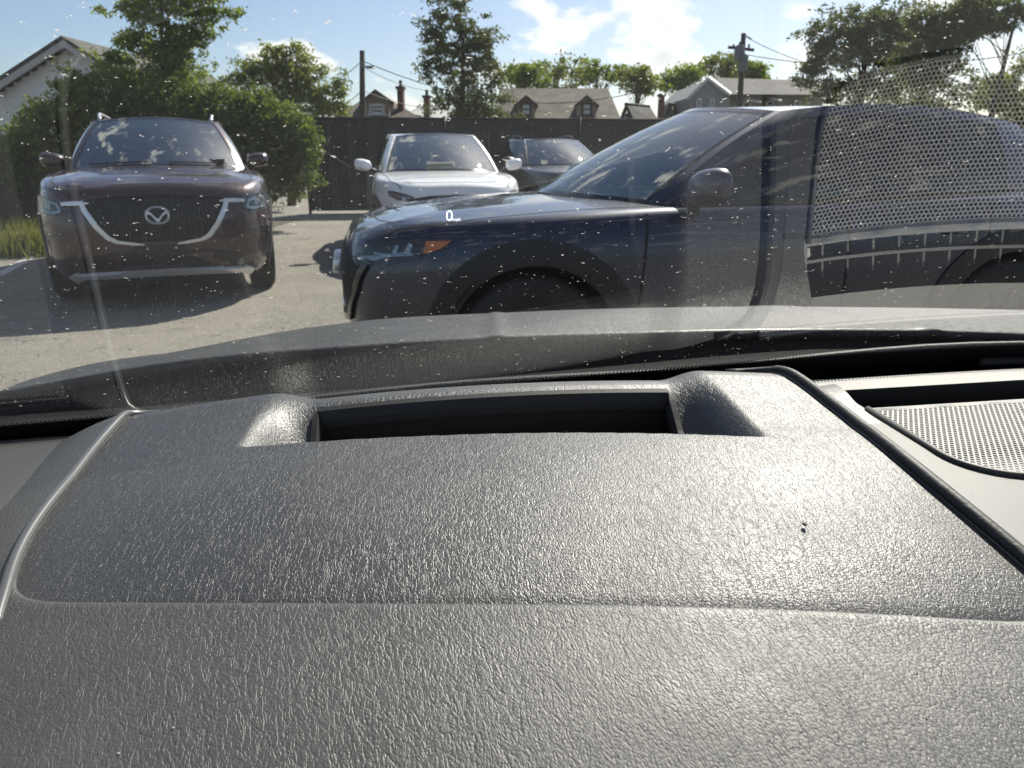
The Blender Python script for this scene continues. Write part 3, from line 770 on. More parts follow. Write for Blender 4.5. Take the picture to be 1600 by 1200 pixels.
    def arch_trim(s, w=.07, lo=.0, names=('left', 'right'), off=.012):
        P = s.P; rI = P['arch'] - .03
        for side in names:
            for ax in (P['axf'], P['axr']):
                K = 34; V = []; F = []; sg = 1 if side == 'left' else -1
                for k in range(K + 1):
                    q = math.pi * (-.10 + 1.20 * k / K)
                    for rr, oo in ((rI, -.05), (rI, off), (rI + w * .5, off + .006), (rI + w, off - .002), (rI + w, -.02)):
                        p, nn = s.hit(side, -ax + rr * math.cos(q), max(P['z0'] + .01, P['wz'] + rr * math.sin(q)))
                        y = sg * max(abs(p.y), P['W'] / 2 * .90) + sg * oo
                        V.append((-ax + rr * math.cos(q), y, max(P['z0'] + .0, P['wz'] + rr * math.sin(q))))
                for k in range(K):
                    for j in range(4): F.append((k * 5 + j, k * 5 + j + 1, (k + 1) * 5 + j + 1, (k + 1) * 5 + j))
                o = mesh('arch_cladding', V, F, TRIMBLK, s.root); fixnormals(o); autosmooth(o, 45)
    # --- greenhouse
    def ring(s, t, r):
        """t 0..1 front (centre to corner), 1..2 side, 2..3 rear (corner to centre); r 0 belt, 1 roof edge; left half"""
        G = s.P['G']; 
        def cur(k):
            c0, c1, m1, c2, c3 = G[k]
            c0, c1, m1, c2, c3 = map(Vector, (c0, c1, m1, c2, c3))
            if t <= 1: 
                q = c0.lerp(c1, t); q.x = lerp(c0.x, c1.x, t * t); q.z = lerp(c0.z, c1.z, t * t); return q
            if t <= 2:
                u = t - 1; q = c1 * ((1 - u) * (1 - 2 * u)) + m1 * (4 * u * (1 - u)) + c2 * (u * (2 * u - 1)); return q
            u = 3 - t; q = c3.lerp(c2, u); q.x = lerp(c3.x, c2.x, u * u); q.z = lerp(c3.z, c2.z, u * u); return q
        a, b = cur('belt'), cur('roof'); p = a.lerp(b, r); bl = s.P.get('bulge', .035) * 4 * r * (1 - r)
        if t <= 1: out = Vector((1, .3 * t, .6))
        elif t <= 2: out = Vector((0, 1, .3))
        else: out = Vector((-1, 0, .5))
        return p + out.normalized() * bl
    def gpatch(s, name, t0, t1, r0, r1, mat, side=1, nt=10, nr=8, off=0., th=.006, parent=None, full=False):
        ts = np.linspace(-t1, t1, nt * 2) if full else np.linspace(t0, t1, nt); Pp = []
        ctr = Vector((-s.P['L'] * .55, 0, 1.0))
        for t in ts:
            row = []
            for r in np.linspace(r0, r1, nr):
                p = s.ring(abs(t), r); sg = (-1 if t < 0 else 1) if full else side
                q = Vector((p.x, p.y * sg, p.z)); 
                if off: q += (q - Vector((ctr.x if abs(t) > 1 else q.x - .4, 0, q.z - .2))).normalized() * off
                row.append(q)
            Pp.append(row)
        tm = (t0 + t1) / 2
        inward = Vector((-1, 0, -.6)) if (full and tm < 1) else (Vector((1, 0, -.5)) if tm > 2 else Vector((-.3 if tm < 1.05 else 0, -side, -.3)))
        return solid_patch(name, Pp, mat, parent or s.root, th, inward)
    def greenhouse(s, roofmat=None, rails=None, seats=True, dpil=True, mirrorcap=None, frit=.03):
        P = s.P; pm = s.paint; roofmat = roofmat or pm
        ws = s.gpatch('windscreen', 0, .945, .03, .955, WINDGLASS, full=True, nt=16)
        # black edge of the windscreen
        for sd in (1, -1): s.gpatch('screen_edge', .925, .965, .0, 1., GLOSSBLK, sd, 4, 12, .003, .008)
        s.gpatch('screen_edge', 0, .96, .95, 1.0, GLOSSBLK, full=True, nt=16, nr=3, off=.002)
        s.gpatch('screen_edge', 0, .96, .0, .035, GLOSSBLK, full=True, nt=16, nr=3, off=.003)
        cuts = P.get('sidecuts', (1.10, 1.50, 1.56, 1.86, 2.0))
        for sd in (1, -1):
            s.gpatch('pillar', .955, 1.0, 0, 1.0, pm, sd, 4, 14, .006, .03); s.gpatch('pillar', 1.0, 1.07, 0, 1.0, pm, sd, 4, 14, .006, .03)
            s.gpatch('window_frame', 1.06, cuts[0] + .01, 0.02, .96, GLOSSBLK, sd, 4, 8, .002, .012)
            s.gpatch('side_window', cuts[0], cuts[1], .03, .90, SIDEGLASS, sd, 8, 6)
            s.gpatch('window_frame', cuts[1], cuts[2], .0, .93, GLOSSBLK, sd, 3, 6, .003, .02)
            s.gpatch('side_window', cuts[2], cuts[3], .03, .90, SIDEGLASS, sd, 8, 6)
            s.gpatch('rear_pillar', cuts[3], 2.0, .0, 1.0, pm, sd, 6, 8, .002, .02)
            s.gpatch('door_frame', 1.05, cuts[3] + .02, .88, 1.0, pm, sd, 16, 4, .004, .02)
            s.gpatch('window_trim', 1.07, cuts[3] + .02, -.03, .035, TRIMBLK, sd, 16, 3, .008, .02)
            s.gpatch('rear_pillar', 2.0, 2.22, .0, 1.0, pm, sd, 4, 8, .002, .02)
        # rear window
        Pp = [[Vector((s.ring(3 - abs(u), r).x, s.ring(3 - abs(u), r).y * (1 if u >= 0 else -1), s.ring(3 - abs(u), r).z)) for r in np.linspace(.0, 1, 6)] for u in np.linspace(-.8, .8, 14)]
        solid_patch('rear_window', Pp, SIDEGLASS, s.root, .006, (1, 0, -.5))
        # roof
        Pp = []
        for i in range(25):
            u = i / 24; row = []
            for j in range(21):
                q = -1 + 2 * j / 20
                f = s.ring(abs(q), 1); b = s.ring(3 - abs(q), 1); e = s.ring(1 + u, 1); y = e.y * q
                x = lerp(f.x, b.x, u); z = lerp(lerp(f.z, b.z, u), e.z, abs(q) ** 2) if 0 else e.z + (lerp(s.ring(0, 1).z, s.ring(3, 1).z, u) + P.get('roofcrown', .03) * 4 * u * (1 - u) - e.z) * (1 - q * q)
                row.append(Vector((x, y, z)))
            Pp.append(row)
        s.o_roof = solid_patch('roof', Pp, roofmat, s.root, .02, (0, 0, -1))
        if rails:
            for sd in (1, -1):
                pts = []
                for k, u in enumerate(np.linspace(.10, .93, 22)):
                    e = s.ring(1 + u, 1); h = .045 * min(1, k / 3, (21 - k) / 3)
                    pts.append((e.x, sd * (e.y - .06), e.z + .008 + h))
                MB().tube(pts, .017, 8).build('roof_rail', rails, s.root, True)
        # cabin: floor at belt height, dashboard, seats, wheel, inside mirror
        pl = [s.ring(t, 0) for t in np.linspace(0, 3, 40)]
        pl = [(p.x * 1 - (.03 if i < 8 else 0), p.y * .97) for i, p in enumerate(pl)]; pl = pl + [(x, -y) for x, y in pl[::-1]]
        zf = P['G']['belt'][1][2]
        cab = MB().prism(pl, zf - .30, zf - .02).build('cabin', CABIN, s.root)
        if seats:
            wx = P['G']['belt'][1][0]
            for y in (.36, -.36):
                m = MB().bbox((wx - .95, y, zf + .02), (.14, .46, .36), .05); m.bbox((wx - 1.0, y, zf + .30), (.10, .26, .17), .04); m.box((wx - 1.0, y, zf + .2), (.02, .10, .1)); m.build('seat', SEATM, s.root)
                m = MB().bbox((wx - 1.85, y, zf + .02), (.14, .5, .30), .05); m.bbox((wx - 1.9, y, zf + .2), (.1, .24, .13), .03); m.build('seat', SEATM, s.root)
            pts = [(wx - .42 - .06 * math.sin(a), .36 + .18 * math.cos(a), zf - .02 + .17 * math.sin(a)) for a in np.linspace(0, 2 * math.pi, 20)]
            MB().tube(pts, .014, 6, False).build('steering_wheel', CABIN, s.root, True)
            p = s.ring(0, .86); MB().bbox((p.x - .12, 0, p.z - .05), (.03, .24, .07), .012).build('inside_mirror', CABIN, s.root)
        for sd in (1, -1): s.mirror(sd, mirrorcap or pm)
    def mirror(s, sd, cap):
        G = s.P['G']['belt'][1]; x, y, z = G[0] - .17, sd * (s.P['W'] / 2 + s.P.get('mout', .08)), G[2] + .09
        bm = bmesh.new(); bmesh.ops.create_uvsphere(bm, u_segments=20, v_segments=14, radius=1)
        for v in bm.verts:
            c = v.co; fx = math.copysign(abs(c.x) ** .8, c.x); fy = math.copysign(abs(c.y) ** .75, c.y); fz = math.copysign(abs(c.z) ** .75, c.z)
            X = fx * .085 if fx > 0 else fx * .03
            v.co = Vector((x + X + .02 * sd * fy * -sd, y + fy * s.P.get('msize', .115), z + fz * s.P.get('msize', .115) * .65 + .015 * sd * fy))
        o = from_bm('door_mirror', bm, cap, s.root, True)
        MB().tube([(x + .01, sd * (s.P['W'] / 2 - .10), z - .09), (x, y - sd * .06, z - .055)], .03, 8).build('mirror_arm', TRIMBLK, o, True)
        MB().bbox((x - .032, y, z), (.006, .20, .12), .002).build('mirror_glass', simple('mirror_glass', (.5, .52, .55), .03, 1), o)

BIG = dict(L=5.1, W=1.99, n=6.5, taper=.03, mout=-.01, z0=.24, wz=.39, tyre=.39, arch=.46, axf=.98, axr=4.1, crown=.075, crease=.02, crease_y=.62,
    shoulder=([0, .15, .5, 1.0, 1.6, 2.6, 4.0, 5.1], [.985, 1.03, 1.08, 1.11, 1.13, 1.14, 1.16, 1.16]),
    rows=[(0, .93, .20, .12), (.05, .955, .12, .06), (.14, .975, .05, .02), (.3, .99, .01, 0), (.5, 1.0, 0, 0), (.68, .998, .0, 0), (.8, .985, .015, .02), (.9, .975, .03, .05), (.955, .96, .055, .08), (.985, .94, .085, .11), (1, .915, .13, .14)],
    G=dict(belt=[(-1.36, 0, 1.175), (-1.80, .83, 1.135), (-3.2, .90, 1.15), (-4.65, .78, 1.17), (-4.98, 0, 1.17)],
           roof=[(-2.22, 0, 1.665), (-2.36, .60, 1.615), (-3.4, .66, 1.665), (-4.55, .60, 1.60), (-4.72, 0, 1.63)]), roofcrown=.03)
SMALL = dict(L=4.55, W=1.86, n=4.4, taper=.07, z0=.24, wz=.345, tyre=.345, arch=.405, axf=.90, axr=3.6, crown=.065, crease=.012, crease_y=.52,
    shoulder=([0, .15, .5, 1.0, 1.6, 2.6, 3.6, 4.55], [.90, .945, .985, 1.02, 1.045, 1.06, 1.09, 1.08]),
    rows=[(0, .92, .22, .12), (.05, .95, .14, .06), (.14, .97, .06, .02), (.3, .985, .012, 0), (.5, .997, 0, 0), (.68, 1.0, .0, 0), (.8, .992, .015, .02), (.9, .975, .035, .05), (.955, .955, .065, .08), (.985, .93, .10, .11), (1, .90, .15, .14)],
    G=dict(belt=[(-1.15, 0, 1.085), (-1.56, .76, 1.055), (-2.8, .82, 1.07), (-3.95, .70, 1.11), (-4.25, 0, 1.11)],
           roof=[(-2.10, 0, 1.555), (-2.32, .56, 1.515), (-3.05, .61, 1.55), (-3.85, .53, 1.46), (-3.98, 0, 1.48)]), roofcrown=.03)

def emblem(car, y, z, w, h):
    """oval ring with a spread wing in it"""
    K = 40; V = []; F = []
    def P3(a, b, off):
        p, nn = car.hit('front', y + a, z + b); return tuple(Vector((p.x, p.y, p.z)) + Vector((1, 0, 0)) * off)
    for k in range(K):
        q = 2 * math.pi * k / K; c, d = math.cos(q), math.sin(q)
        e = lambda c_: math.copysign(abs(c_) ** .9, c_)
        for sc, o in ((1.0, .0), (1.0, .024), (.90, .034), (.78, .024), (.78, .0)): V.append(P3(e(c) * w / 2 * sc, e(d) * h / 2 * sc, o + .02))
    for k in range(K):
        for j in range(4): F.append((k * 5 + j, ((k + 1) % K) * 5 + j, ((k + 1) % K) * 5 + j + 1, k * 5 + j + 1))
    o = mesh('emblem', V, F, CHROME, car.root); fixnormals(o); autosmooth(o, 50)
    for sg in (1, -1):
        pts = [(0, -.20), (.09, -.10), (.22, .10), (.33, .21), (.47, .24), (.44, .12), (.33, .085), (.21, -.02), (.10, -.24), (0, -.38)]
        n = len(pts); v = [P3(sg * a * w, b * h * 1.05, .045) for a, b in pts] + [P3(sg * a * w, b * h * 1.05, .02) for a, b in pts]
        wing = mesh('emblem_wing', v, [tuple(range(n)), tuple(range(n, 2 * n))[::-1]] + [(i, (i + 1) % n, n + (i + 1) % n, n + i) for i in range(n)], CHROME, o); fixnormals(wing)

# --- maroon three-row crossover facing us
def lerp_pts(pts, n=6):
    out = []
    for i in range(len(pts) - 1):
        for k in range(n): out.append((lerp(pts[i][0], pts[i + 1][0], k / n), lerp(pts[i][1], pts[i + 1][1], k / n)))
    return out + [pts[-1]]
def headlamp(c, sg, outline, inner, name='headlamp', axis='front'):
    h = c.decal(name, outline, axis, LAMPDARK, .004, .03)
    for pts, w in inner: c.strip('light_bar', pts, w, axis, REFLECT, .010, .01, h)
    c.decal('lens', outline, axis, LENS, .022, .003, parent=h); return h
def build_maroon():
    c = Car('parked_car', BIG, mat_paint('maroon_paint', (.026, .007, .011), .3, .35, .03), 'dark maroon crossover facing us with chrome-edged black grille, in front of the hedge', (-2.98, 6.6), (.37, -.93))
    # black grille with fine vertical bars
    g = [(-.53, .93), (-.30, .955), (0, .962), (.30, .955), (.53, .93), (.52, .86), (.44, .70), (.37, .615), (.20, .585), (0, .575), (-.20, .585), (-.37, .615), (-.44, .70), (-.52, .86)]
    gr = c.decal('grille', lerp_pts(g + [g[0]], 3)[:-1], 'front', GRILLEBLK, .006, .03, 3)
    for k in range(-26, 27):
        y = k * .0195; top = .94 - .05 * abs(y) ; lo = .60 if abs(y) < .36 else lerp(.60, .90, (abs(y) - .36) / .17)
        if top - lo < .03: continue
        c.strip('grille_bar', [(y, lo), (y, top)], .005, 'front', GLOSSBLK, .012, .01, gr, seg=6)
    emblem(c, 0, .80, .195, .15)
    for sg in (1, -1):
        pts = [(.56, .92), (.535, .84), (.47, .72), (.395, .625), (.33, .59), (.20, .568), (.13, .56)]
        c.strip('chrome_surround', [(sg * a, b) for a, b in pts], [.034, .04, .04, .036, .026, .020, .010], 'front', CHROME, .020, .03, seg=5)
        c.strip('chrome_wing', [(sg * .50, .905), (sg * .60, .905), (sg * .70, .90)], [.010, .036, .026], 'front', CHROME, .022, .03)
        ol = [(sg * a, b) for a, b in ((.68, .93), (.80, .955), (.90, .96), (.945, .93), (.95, .86), (.90, .815), (.76, .81), (.69, .84))]
        headlamp(c, sg, ol, [([(sg * .72, .84), (sg * .74, .90), (sg * .86, .93)], [.02, .02, .014]), ([(sg * .72, .84), (sg * .80, .832), (sg * .90, .85)], [.024, .022, .014]), ([(sg * .79, .885), (sg * .84, .885)], [.05, .05])])
        # air curtain and lower corner
        c.decal('air_curtain', [(sg * .86, .66), (sg * .95, .64), (sg * .965, .42), (sg * .87, .36)], 'front', GLOSSBLK, .004, .02, 3)
        c.strip('bar_end', [(sg * .60, .315), (sg * .68, .30), (sg * .72, .27)], [.03, .07, .08], 'front', CHROME, .03, .03)
        c.strip('fog_slot', [(sg * .72, .655), (sg * .86, .64)], [.03, .05], 'front', GLOSSBLK, .006, .02)
    c.decal('lower_grille', [(-.62, .46), (-.4, .50), (.4, .50), (.62, .46), (.78, .30), (.70, .25), (-.70, .25), (-.78, .30)], 'front', TRIMBLK, .006, .02, 4)
    c.strip('skid_bar', [(-.62, .315), (-.3, .322), (0, .325), (.3, .322), (.62, .315)], [.04, .046, .048, .046, .04], 'front', CHROME, .035, .03, seg=8)
    c.decal('plate_recess', [(-.20, .555), (.20, .555), (.20, .47), (-.20, .47)], 'front', TRIMBLK, .008, .02, 2)
    for y in (-.11, .115): c.decal('plate_bolt', [(y + .012 * math.cos(a), .525 + .012 * math.sin(a)) for a in np.linspace(0, 6.28, 9)[:-1]], 'front', REFLECT, .014, .01, 1)
    # bonnet shut lines
    for sg in (1, -1): c.strip('bonnet_line', [(-.12, sg * .70), (-.4, sg * .80), (-.9, sg * .83), (-1.7, sg * .85)], .008, 'top', GAP, .0015, .004, seg=8)
    c.strip('bonnet_line', [(-.20, -.68), (-.13, -.35), (-.11, 0), (-.13, .35), (-.20, .68)], .008, 'top', GAP, .0015, .004, seg=6)
    c.greenhouse(rails=CHROME, mirrorcap=GLOSSBLK if 0 else None)
    c.arch_trim(.075)
    for r in (.07, .09):
        pass
    # inspection paper behind the glass, and the wipers
    p = c.ring(.62, .10); MB().box((p.x - .06, p.y, p.z + .0), (.10, .26, .004), ry=-.5).build('windscreen_note', simple('pale_note', (.55, .66, .6), .6), c.root)
    for sg, y0 in ((1, .1), (1, -.62)):
        pts = [Vector((c.ring(abs(y0 + d) / .83, .055).x + .012, y0 + d, c.ring(abs(y0 + d) / .83, .055).z + .01)) for d in np.linspace(0, .55, 8)]
        MB().tube(pts, .008, 6).build('wiper', GAP, c.root, True)
    return c
def compact(name, paint, label, loc, heading, rails=None, note=False, detail=True, clad=True, P=SMALL, trim=None):
    c = Car(name, P, paint, label, loc, heading)
    g = [(-.56, .79), (-.3, .83), (0, .84), (.3, .83), (.56, .79), (.50, .62), (.40, .50), (0, .47), (-.40, .50), (-.50, .62)]
    gr = c.decal('grille', lerp_pts(g + [g[0]], 3)[:-1], 'front', GRILLEBLK, .006, .03, 3)
    if detail: emblem(c, 0, .72, .17, .13)
    for sg in (1, -1):
        c.strip('chrome_surround', [(sg * a, b) for a, b in ((.60, .80), (.53, .64), (.43, .49), (.2, .455), (0, .45))], [.03, .035, .035, .03, .03], 'front', trim or CHROME, .018, .03)
        ol = [(sg * a, b) for a, b in ((.48, .815), (.58, .85), (.70, .875), (.76, .87), (.755, .82), (.67, .775), (.53, .77))]
        headlamp(c, sg, ol, [([(sg * .53, .80), (sg * .62, .81), (sg * .73, .845)], [.02, .025, .012])])
        c.decal('lower_intake', [(sg * .58, .40), (sg * .80, .42), (sg * .84, .33), (sg * .60, .30)], 'front', TRIMBLK, .005, .02, 2)
        # bonnet shut line, front wing to bonnet
        c.strip('bonnet_line', [(-.20, sg * .62), (-.45, sg * .72), (-.9, sg * .755), (-1.55, sg * .775)], .008, 'top', GAP, .0015, .004, seg=8)
    c.strip('bonnet_line', [(-.27, -.60), (-.20, -.3), (-.18, 0), (-.20, .3), (-.27, .60)], .008, 'top', GAP, .0015, .004, seg=6)
    c.greenhouse(rails=rails)
    if clad: c.arch_trim(.10)
    if note: 
        p = c.ring(.12, .06); MB().box((p.x - .10, -.05, p.z + .03), (.16, .34, .004), ry=-.45).build('windscreen_note', PAPER, c.root)
    return c
TALL = dict(SMALL, msize=.14, tyre=.37, wz=.37, arch=.45)
def build_blue():
    c = compact('parked_car', mat_paint('deep_blue_paint', (.004, .011, .032), .12, .3, .02), 'deep blue crossover parked side-on across our bonnet, nose to the left', (-.96, 4.36), (-.976, -.216), P=TALL, clad=False, trim=GLOSSBLK)
    c.arch_trim(.125)
    # side of the front lamp wrapping on to the wing, with amber corner
    h = c.decal('side_lamp', [(-.12, .885), (-.30, .90), (-.44, .915), (-.52, .905), (-.47, .865), (-.36, .83), (-.2, .82)], 'left', LAMPDARK, .006, .02, 3)
    c.decal('amber_reflector', [(-.40, .90), (-.515, .903), (-.465, .865), (-.385, .84)], 'left', AMBER, .012, .01, 2, h)
    c.strip('lamp_cell', [(-.25, .835), (-.27, .875)], .018, 'left', REFLECT, .012, .01, h); c.strip('lamp_cell', [(-.31, .84), (-.33, .885)], .022, 'left', REFLECT, .012, .01, h)
    c.strip('light_bar', [(-.16, .835), (-.24, .828), (-.34, .838)], .010, 'left', REFLECT, .012, .01, h)
    # doors: shut lines, sill cladding and handles
    for sd in ('left', 'right'):
        c.strip('shut_line', [(-1.46, 1.02), (-1.44, .80), (-1.42, .52), (-1.50, .34)], .013, sd, GAP, .002, .006, seg=6)
        c.strip('shut_line', [(-2.55, 1.04), (-2.56, .8), (-2.56, .34)], .013, sd, GAP, .002, .006, seg=6)
        c.strip('shut_line', [(-3.42, 1.05), (-3.40, .85), (-3.2, .62)], .013, sd, GAP, .002, .006, seg=6)
        c.strip('sill_cladding', [(-1.36, .30), (-2.3, .31), (-3.12, .30)], .13, sd, TRIMBLK, .012, .03, seg=8)
        c.strip('bumper_corner', [(-.12, .34), (-.3, .30), (-.44, .28)], [.10, .12, .12], sd, TRIMBLK, .010, .02, seg=5)
        for x in (-2.30, -3.22):
            m = MB().tube([(x - .11, 0, 0), (x - .06, .028, .006), (x + .06, .028, .006), (x + .11, 0, 0)], .012, 8)
            p, nn = c.hit(sd, x, .90); sg = 1 if sd == 'left' else -1
            m.v = [(a, p.y + sg * (b + .004), .90 + d) for a, b, d in m.v]; m.build('door_handle', CHROME if 0 else c.paint, c.root, True)
    return c
MAROON = build_maroon()
BLUE = build_blue()
WHITE = compact('parked_car', mat_paint('white_pearl_paint', (.84, .84, .83), .03, .0, .02), 'white crossover facing us between the maroon and blue cars, paper on its dash', (-.62, 9.0), (.20, -.98), note=True, detail=True)
DARK = compact('parked_car', mat_paint('charcoal_paint', (.03, .034, .04)), 'small-looking dark crossover with roof rails, farthest car by the black fence', (1.45, 13.5), (.30, -.954), rails=GLOSSBLK, detail=False)

# ------------------------------------------------------------------ the lot and what lies behind it
def at(px, py, Y):
    a, b = (px - 800) / 1202, -(py - 600) / 1202; P = R(PITCH)
    d = Vector((a, math.cos(P) + math.sin(P) * b, -math.sin(P) + math.cos(P) * b)); return Vector((0, 0, CAM_H)) + d * (Y / d.y)
def gnd(px, py):
    a, b = (px - 800) / 1202, -(py - 600) / 1202; P = R(PITCH)
    d = Vector((a, math.cos(P) + math.sin(P) * b, -math.sin(P) + math.cos(P) * b)); return Vector((0, 0, CAM_H)) + d * (-CAM_H / d.z)

def mat_leaf(name, c1, c2, sc=1.3, tr=.45):
    t = NT(name); v = t.coords('Object')
    nz = t.ramp(t.noise(v, sc, 3, .6).outputs[0], .3, .7); n2 = t.noise(v, 9, 2)
    c = t.mix(nz, c1, c2); c = t.mix(t.ramp(n2.outputs[0], .4, .7, True, 0, .8), c, tuple(x * 1.6 for x in c2))
    d = t.pbr(c, .5, 0, None, .35); tl = t.n('ShaderNodeBsdfTranslucent'); 
    c2n = t.mix(.5, c, tuple(min(1, a * b) for a, b in zip(c2, (2.4, 2.3, .8)))); t.l(c2n, tl.inputs[0])
    mx = t.n('ShaderNodeMixShader'); mx.inputs[0].default_value = tr; t.l(d, mx.inputs[1]); t.l(tl.outputs[0], mx.inputs[2]); return t.done(mx.outputs[0])
BARK = simple('bark', (.075, .06, .045), .9, var=.4, vscale=6, bump=.8, bscale=20, bdist=.02)
LEAF_A = mat_leaf('leaf_elm', (0.05, 0.085, 0.02), (0.15, 0.2, 0.045))
LEAF_B = mat_leaf('leaf_hedge', (0.03, 0.055, 0.018), (0.1, 0.14, 0.035))
LEAF_C = mat_leaf('leaf_olive', (0.055, 0.08, 0.03), (0.15, 0.18, 0.06))
LEAF_D = mat_leaf('leaf_dark', (.026, .042, .017), (.075, .095, .038))
def leaves_mesh(name, pts, size, mat, parent, seed, flat=.0):
    rng = np.random.default_rng(seed); n = len(pts)
    a = rng.normal(size=(n, 3)); a[:, 2] *= (1 - flat); a /= np.linalg.norm(a, axis=1, keepdims=True)
    b = rng.normal(size=(n, 3)); b -= (b * a).sum(1, keepdims=True) * a; b /= np.linalg.norm(b, axis=1, keepdims=True)
    s = size * .72 * rng.uniform(.55, 1.35, (n, 1)); l = a * s; w = b * s * .42
    v = np.stack([pts - l, pts + w * .9 - l * .1, pts + l, pts - w * .9 - l * .1], 1).reshape(-1, 3)
    me = bpy.data.meshes.new(name); me.vertices.add(4 * n); me.vertices.foreach_set('co', v.reshape(-1).astype(np.float32))
    me.loops.add(4 * n); me.loops.foreach_set('vertex_index', np.arange(4 * n, dtype=np.int32)); me.polygons.add(n)
    me.polygons.foreach_set('loop_start', np.arange(0, 4 * n, 4, dtype=np.int32)); me.polygons.foreach_set('loop_total', np.full(n, 4, dtype=np.int32))
    me.materials.append(mat); me.update(calc_edges=True); me.validate(); return link(bpy.data.objects.new(name, me), parent)
def tree(name, label, cat, lobes, Y, trunk, leaf, mat, seed, nleaf=9000, clump=.16, group=None, limb=True, trunk_r=.16, dep=.8, gap=.25, lean=None, dens=.95, nlimb=34):
    """lobes: crown masses as (px, py, rx, ry) seen at distance Y; trunk: px of the foot; builds trunk, limbs and a leafy crown"""
    rng = np.random.default_rng(seed); rr = random.Random(seed)
    foot = at(trunk, 300, Y); foot.z = 0
    root = empty(name, foot); tag(root, label, cat, group)
    k = Y / 1202; L = []
    for (px, py, rx, ry) in lobes: c = at(px, py, Y); L.append((np.array(c) - np.array(foot), rx * k, ry * k))
    area = np.array([a * b for _, a, b in L]); cnt = np.maximum(3, (area / area.sum() * nleaf / 42 * dens)).astype(int)
    P = []; C = []
    for (c, rx, rz), n in zip(L, cnt):
        d = rng.normal(size=(n, 3)); d /= np.linalg.norm(d, axis=1, keepdims=True); r = rng.uniform(0, 1, (n, 1)) ** .42; r = np.where(rng.uniform(size=(n, 1)) < .14, r * 1.38, r)
        q = c + d * r * np.array([rx, max(rx, rz) * dep, rz]); C.append(q)
    C = np.concatenate(C); C = C[C[:, 2] > .15]
    keep = rng.uniform(size=len(C)) > gap * .5; C = C[keep]
    for q in C:
        m = rr.randint(24, 60); s = clump * rr.uniform(.5, 1.25) * .8; off = rng.normal(size=(m, 3)) * np.array([s, s, s * .6])
        P.append(q + off)
    P = np.concatenate(P); P = P[P[:, 2] > .03]
    leaves_mesh('crown', P, leaf, mat, root, seed)
    m = MB(); zt = float(np.percentile(C[:, 2], 80)); cx = float(np.mean(C[:, 0])); cy = float(np.mean(C[:, 1]))
    tx, ty = (cx, cy) if lean is None else lean
    sp = []
    for i in range(9):
        u = i / 8; sp.append(Vector((tx * u ** 1.5 + .12 * trunk_r * math.sin(5 * u + seed), ty * u ** 1.5, -.05 + zt * u)))
    m.tube(sp, [trunk_r * (1.25 if i == 0 else 1) * (1 - .8 * i / 8) for i in range(9)], 8)
    if limb:
        sel = C[rng.permutation(len(C))[:nlimb]]
        for q in sel:
            q = Vector(q); u = min(.9, max(.34, (q.z / zt) * rr.uniform(.5, .8))); i = u * 8; a = sp[int(i)].lerp(sp[min(8, int(i) + 1)], i - int(i))
            mid = a.lerp(q, .5) + Vector((0, 0, .06 * (q - a).length)); r0 = trunk_r * .24 * (1 - u * .7)
            m.tube([a, a.lerp(mid, .5) + Vector((0, 0, .02)), mid, q], [r0, r0 * .7, r0 * .45, r0 * .15], 5, False)
    m.build('trunk', BARK, root, True); return root

